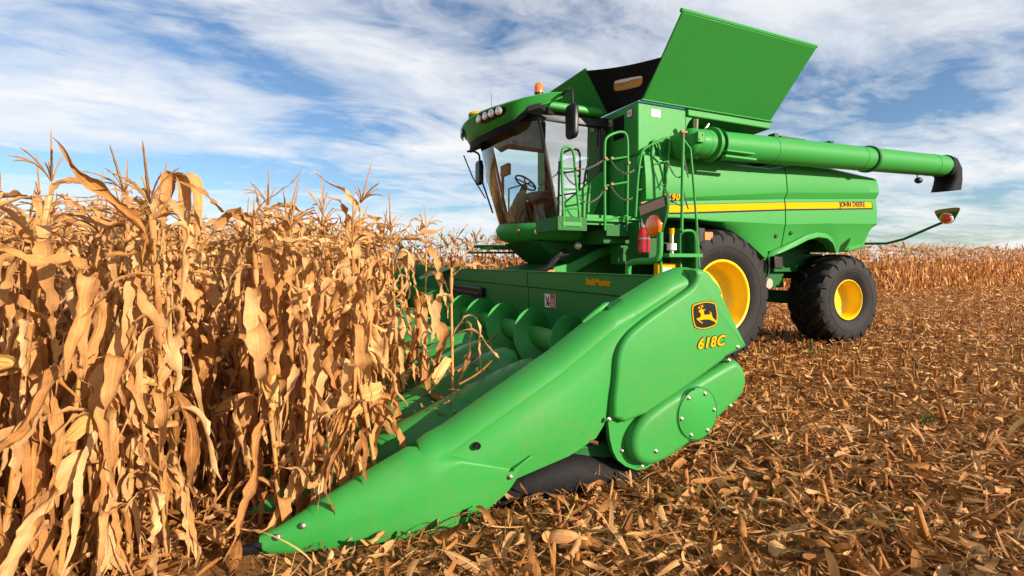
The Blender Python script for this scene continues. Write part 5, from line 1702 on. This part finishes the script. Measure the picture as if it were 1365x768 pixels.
def build_residue():
    q = Q()
    def batch(n, z0, z1, Lr, Wr, nseg, m, lift, steep, u=(-300, 1640), tint=(0.52, 0.25)):
        P = view_points(n, z0, z1, *u)
        P = P[keep_cut(P)]
        nose_ = (P[:, 0] > -0.50) & (P[:, 0] < 1.25) & (P[:, 1] > 2.60) & (P[:, 1] < 3.02)
        P = P[~nose_ | (rng.random(len(P)) < np.where(P[:, 0] < 0.1, 0.12, 0.42))]
        # under the standing corn only part of the litter
        st = (P[:, 0] < 0.3) & (P[:, 1] > 2.9)
        P = P[~st | (rng.random(len(P)) < 0.55)]
        n = len(P)
        L = rng.uniform(*Lr, n) * rng.uniform(0.5, 1.0, n)
        W = np.minimum(rng.uniform(*Wr, n) * rng.uniform(0.35, 1, n), L * 0.7)
        pit = rng.normal(0, 0.22, n)
        up = rng.random(n) < steep
        pit[up] = rng.uniform(0.4, 1.1, up.sum())
        v, f, uv = flat_pieces(P, L, W, nseg, m, rng.normal(0, 1.0, n), rng.normal(0, 0.30, n), rng.normal(0, 1.3, n), rng.uniform(0, 2 * PI, n), pit, rng.normal(0, 0.55, n), rng.uniform(0, lift, n))
        t = np.repeat(np.clip(rng.normal(*tint, n) + (rng.random(n) < 0.14) * 0.35, 0, 1), nseg * m)
        q.v.append(v); q.q.append(f + q.n); q.uv.append(uv); q.t.append(t); q.n += len(v)
    batch(5000, 0.3, 4.0, (0.08, 0.30), (0.010, 0.05), 5, 3, 0.06, 0.08, (1640, 3600))
    batch(5000, 4.0, 12.0, (0.10, 0.30), (0.010, 0.05), 4, 2, 0.06, 0.08, (1640, 2300))
    batch(3500, 0.3, 3.6, (0.08, 0.30), (0.010, 0.05), 5, 3, 0.06, 0.08, (-1900, -300))
    batch(3000, 0.2, 2.0, (0.08, 0.30), (0.010, 0.05), 5, 3, 0.06, 0.08)
    batch(5200, 2.0, 4.2, (0.10, 0.34), (0.010, 0.060), 8, 4, 0.07, 0.10)
    batch(13000, 2.0, 4.2, (0.04, 0.14), (0.004, 0.022), 4, 2, 0.06, 0.12)
    batch(2200, 2.0, 5.0, (0.20, 0.55), (0.005, 0.012), 8, 3, 0.08, 0.08, tint=(0.62, 0.2))
    batch(420, 2.0, 7.0, (0.12, 0.28), (0.05, 0.10), 10, 6, 0.08, 0.15, tint=(0.72, 0.2))
    batch(14000, 4.0, 8.0, (0.08, 0.30), (0.010, 0.055), 6, 3, 0.07, 0.10)
    batch(24000, 4.0, 8.0, (0.04, 0.14), (0.006, 0.024), 3, 2, 0.06, 0.10)
    batch(36000, 8.0, 17.0, (0.10, 0.30), (0.020, 0.065), 4, 2, 0.09, 0.10, (300, 1600), (0.50, 0.25))
    batch(42000, 17.0, 45.0, (0.18, 0.42), (0.04, 0.11), 3, 2, 0.12, 0.12, (600, 1600), (0.54, 0.25))
    v, f, uv, t = q.done()
    o = quad_object('corn_residue', v, f, M['residue'], uv, t)
    o['kind'] = 'stuff'
    o['label'] = 'chopped dry corn leaves and husks strewn thickly over the soil'
    o['category'] = 'corn residue'


build_residue()


def stub_parts(seed):
    rg = np.random.default_rng(seed)
    q = Q()
    h = rg.uniform(0.07, 0.17)
    n = 6
    z = np.linspace(-0.03, h, n)
    r = np.array([0.016, 0.014, 0.0135, 0.013, 0.0135, 0.0125]) * rg.uniform(0.85, 1.25)
    P = np.stack([z * rg.normal(0, 0.15), z * rg.normal(0, 0.15), z], -1)
    v, f, uv = tube_np(P, r, 9)
    top = v[-10:].copy()
    v[-10:, 2] += rg.uniform(-0.012, 0.016, 10)
    q.add(v, f, uv, rg.uniform(0.2, 0.9))
    cap = np.stack([np.append(P[-1], 0)[:3] * [1, 1, 0.93]] * 10)
    vv = np.concatenate([v[-10:], cap])
    q.add(vv, grid_quads(2, 10), np.zeros((20, 2)), 0.15)
    if rg.random() < 0.6:
        for k in range(rg.integers(1, 3)):
            v, f, uv = leaf(rg, np.array([0, 0, h * 0.5]), rg.uniform(0, 6), rg.uniform(0.08, 0.2), rg.uniform(0.015, 0.035), 7, 3)
            q.add(v, f, uv, rg.uniform(0.3, 0.8))
    return q.done()


def build_stubble():
    protos = []
    for i in range(10):
        v, f, uv, t = stub_parts(500 + i)
        o = quad_object('corn_stub', v, f, M['stub'], uv, t)
        o['label'] = 'short cut corn stub sticking up from the chopped residue'
        o['category'] = 'corn stub'
        o['group'] = 'cut corn stubs in the stubble rows'
        protos.append(o)
    pts = []
    for k in range(-6, 26):
        y = ROW0 + ROW * k
        x = -3.0
        while x < 50:
            xx, yy = x + rng.normal(0, 0.03), y + rng.normal(0, 0.03)
            x += rng.uniform(0.15, 0.24)
            if yy < 0.4 or yy > 15.4 or rng.random() < 0.35:
                continue
            if (yy > 2.72 and xx < 3.1) or (yy > 2.3 and xx < 1.3):                        # under the header or still standing
                continue
            u, v_, Zc = cam_px(xx, yy, 0)
            if Zc < 1.9 or Zc > 40 or u < -150 or u > 1500:
                continue
            pts.append((Zc, xx, yy, u, v_))
    pts.sort()
    vis = [p for p in pts if 0 <= p[3] <= 1365 and p[4] < 775]
    ind = vis[:220]
    chosen = set(ind)
    for i, (Zc, x, y, u, v_) in enumerate(ind):
        o = protos[i] if i < 10 else protos[int(rng.integers(10))].copy()
        if i >= 10:
            C.objects.link(o)
        o.location = (x, y, float(ground_z(x, y)))
        o.rotation_euler = (rng.normal(0, 0.12), rng.normal(0, 0.12), rng.uniform(0, 6.3))
        s_ = rng.uniform(0.8, 1.25)
        o.scale = (s_, s_, s_)
    q = Q()
    var = [stub_parts(600 + i) for i in range(6)]
    for p in pts:
        if p in chosen or p[0] > 34:
            continue
        v, f, uv, t = var[int(rng.integers(6))]
        a, s_ = rng.uniform(0, 6.3), rng.uniform(0.9, 1.4)
        w = v * s_
        w = np.stack([w[:, 0] * math.cos(a) - w[:, 1] * math.sin(a) + p[1], w[:, 0] * math.sin(a) + w[:, 1] * math.cos(a) + p[2], w[:, 2] + float(ground_z(p[1], p[2]))], -1)
        q.v.append(w); q.q.append(f + q.n); q.uv.append(uv); q.t.append(t); q.n += len(w)
    v, f, uv, t = q.done()
    o = quad_object('stubble', v, f, M['stub'], uv, t)
    o['kind'] = 'stuff'
    o['label'] = 'rows of cut corn stubble running back across the harvested field'
    o['category'] = 'stubble'


build_stubble()


def build_weeds():
    for i, (x, y, lab, sc) in enumerate([(7.55, 5.15, 'straggly green weed growing on the ground between the front and rear wheel', 1.0),
                                         (2.98, 1.62, 'small green weed seedling in the open stubble, nearer than the other weeds', 0.5),
                                         (5.3, 2.6, 'low green weed tuft in the stubble right of the header end', 0.55)]):
        rg = np.random.default_rng(70 + i)
        T = thing('weed', lab, 'weed', (x, y, 0.0))
        g = Q()
        lv = Q()
        for k in range(6):
            a = rg.uniform(0, 6.3)
            n = 8
            e = np.linspace(R(75), R(rg.uniform(-10, 45)), n)
            L = rg.uniform(0.18, 0.42) * sc
            P = np.cumsum(np.stack([np.cos(e) * math.cos(a), np.cos(e) * math.sin(a), np.sin(e)], -1), 0) * (L / n)
            v, f, uv = tube_np(P, np.linspace(0.005, 0.002, n) * sc, 4)
            g.add(v, f, uv, 0.5)
            for j in range(3, n):
                b = rg.uniform(0, 6.3)
                v, f, uv = leaf(rg, P[j], b, 0.07 * sc, 0.022 * sc, 5, 3)
                lv.add(v, f, uv, 0.5)
        v, f, uv, t = g.done()
        quad_object('stems', v, f, M['weed'], uv, t, T)
        v, f, uv, t = lv.done()
        quad_object('leaves', v, f, M['weed'], uv, t, T)


build_weeds()


def build_loose_bits():
    for pts, r, lab in [([(1.12, 3.55, 0.70), (1.3, 3.70, 0.74), (1.55, 3.98, 0.84), (1.72, 4.2, 0.86)], 0.010, 'thin broken brown stalk lying across the snouts towards the auger'),
                        ([(1.02, 3.18, 0.70), (1.22, 3.34, 0.72), (1.36, 3.40, 0.80)], 0.007, 'short dark broken stem lying on the nearest inner snout')]:
        q = Q()
        v, f, uv = tube_np(np.array(smooth_poly(pts, 2, False)), r, 7)
        q.add(v, f, uv, 0.2)
        rg = np.random.default_rng(int(r * 1e4))
        for k in range(3):
            v, f, uv = leaf(rg, np.array(pts[1]) + [0, 0.02 * k, 0.01], rg.uniform(0, 6), 0.14, 0.016, 7, 3, 0.3)
            q.add(v, f, uv, rg.uniform(0.1, 0.5))
        v, f, uv, t = q.done()
        o = quad_object('broken_stalk', v, f, M['stub'], uv, t)
        o['label'] = lab
        o['category'] = 'broken stalk'


build_loose_bits()


def build_chaff():
    """bits of leaf and dust that lie on the snouts, in the row gaps and in the auger trough"""
    q = Q()
    def lay(n, xs, zf, Lr, Wr):
        P = np.stack([rng.uniform(*xs, n), rng.uniform(2.98, 8.5, n)], -1)
        L = rng.uniform(*Lr, n); W = rng.uniform(*Wr, n)
        v, f, uv = flat_pieces(P, L, W, 4, 2, rng.normal(0, 0.8, n), rng.normal(0, 0.2, n), rng.normal(0, 0.8, n), rng.uniform(0, 6.3, n), rng.normal(0, 0.1, n), rng.normal(0, 0.25, n), zf(P))
        q.v.append(v); q.q.append(f + q.n); q.uv.append(uv); q.n += len(v)
        q.t.append(np.repeat(np.clip(rng.normal(0.5, 0.25, n), 0, 1), 8))
    def hood_z(P):
        off = np.abs((P[:, 1] - 2.776 + 0.254) % 0.508 - 0.254)
        zt = np.interp(P[:, 0], [0, 0.4, 0.6, 1.0, 1.5, 1.7], [0.185, 0.36, 0.45, 0.61, 0.80, 0.79])
        w = np.interp(P[:, 0], [0, 0.4, 0.8, 1.6], [0.075, 0.135, 0.18, 0.20])
        k = np.clip(1 - (off / w) ** 2, 0, 1) ** 0.5
        return np.where(off < w * 0.8, zt - 0.25 * (1 - k) + 0.012, 0.285)
    lay(900, (0.3, 1.66), hood_z, (0.02, 0.11), (0.004, 0.018))
    lay(700, (1.70, 2.5), lambda P: np.interp(P[:, 0], [1.7, 1.95, 2.15, 2.5], [0.61, 0.51, 0.51, 0.63]) + 0.01 + 0 * P[:, 0], (0.03, 0.16), (0.006, 0.03))
    v, f, uv, t = q.done()
    o = quad_object('chaff', v, f, M['residue'], uv, t)
    o['kind'] = 'stuff'
    o['label'] = 'bits of chaff and leaf lying over the header snouts and auger trough'
    o['category'] = 'chaff'


build_chaff()
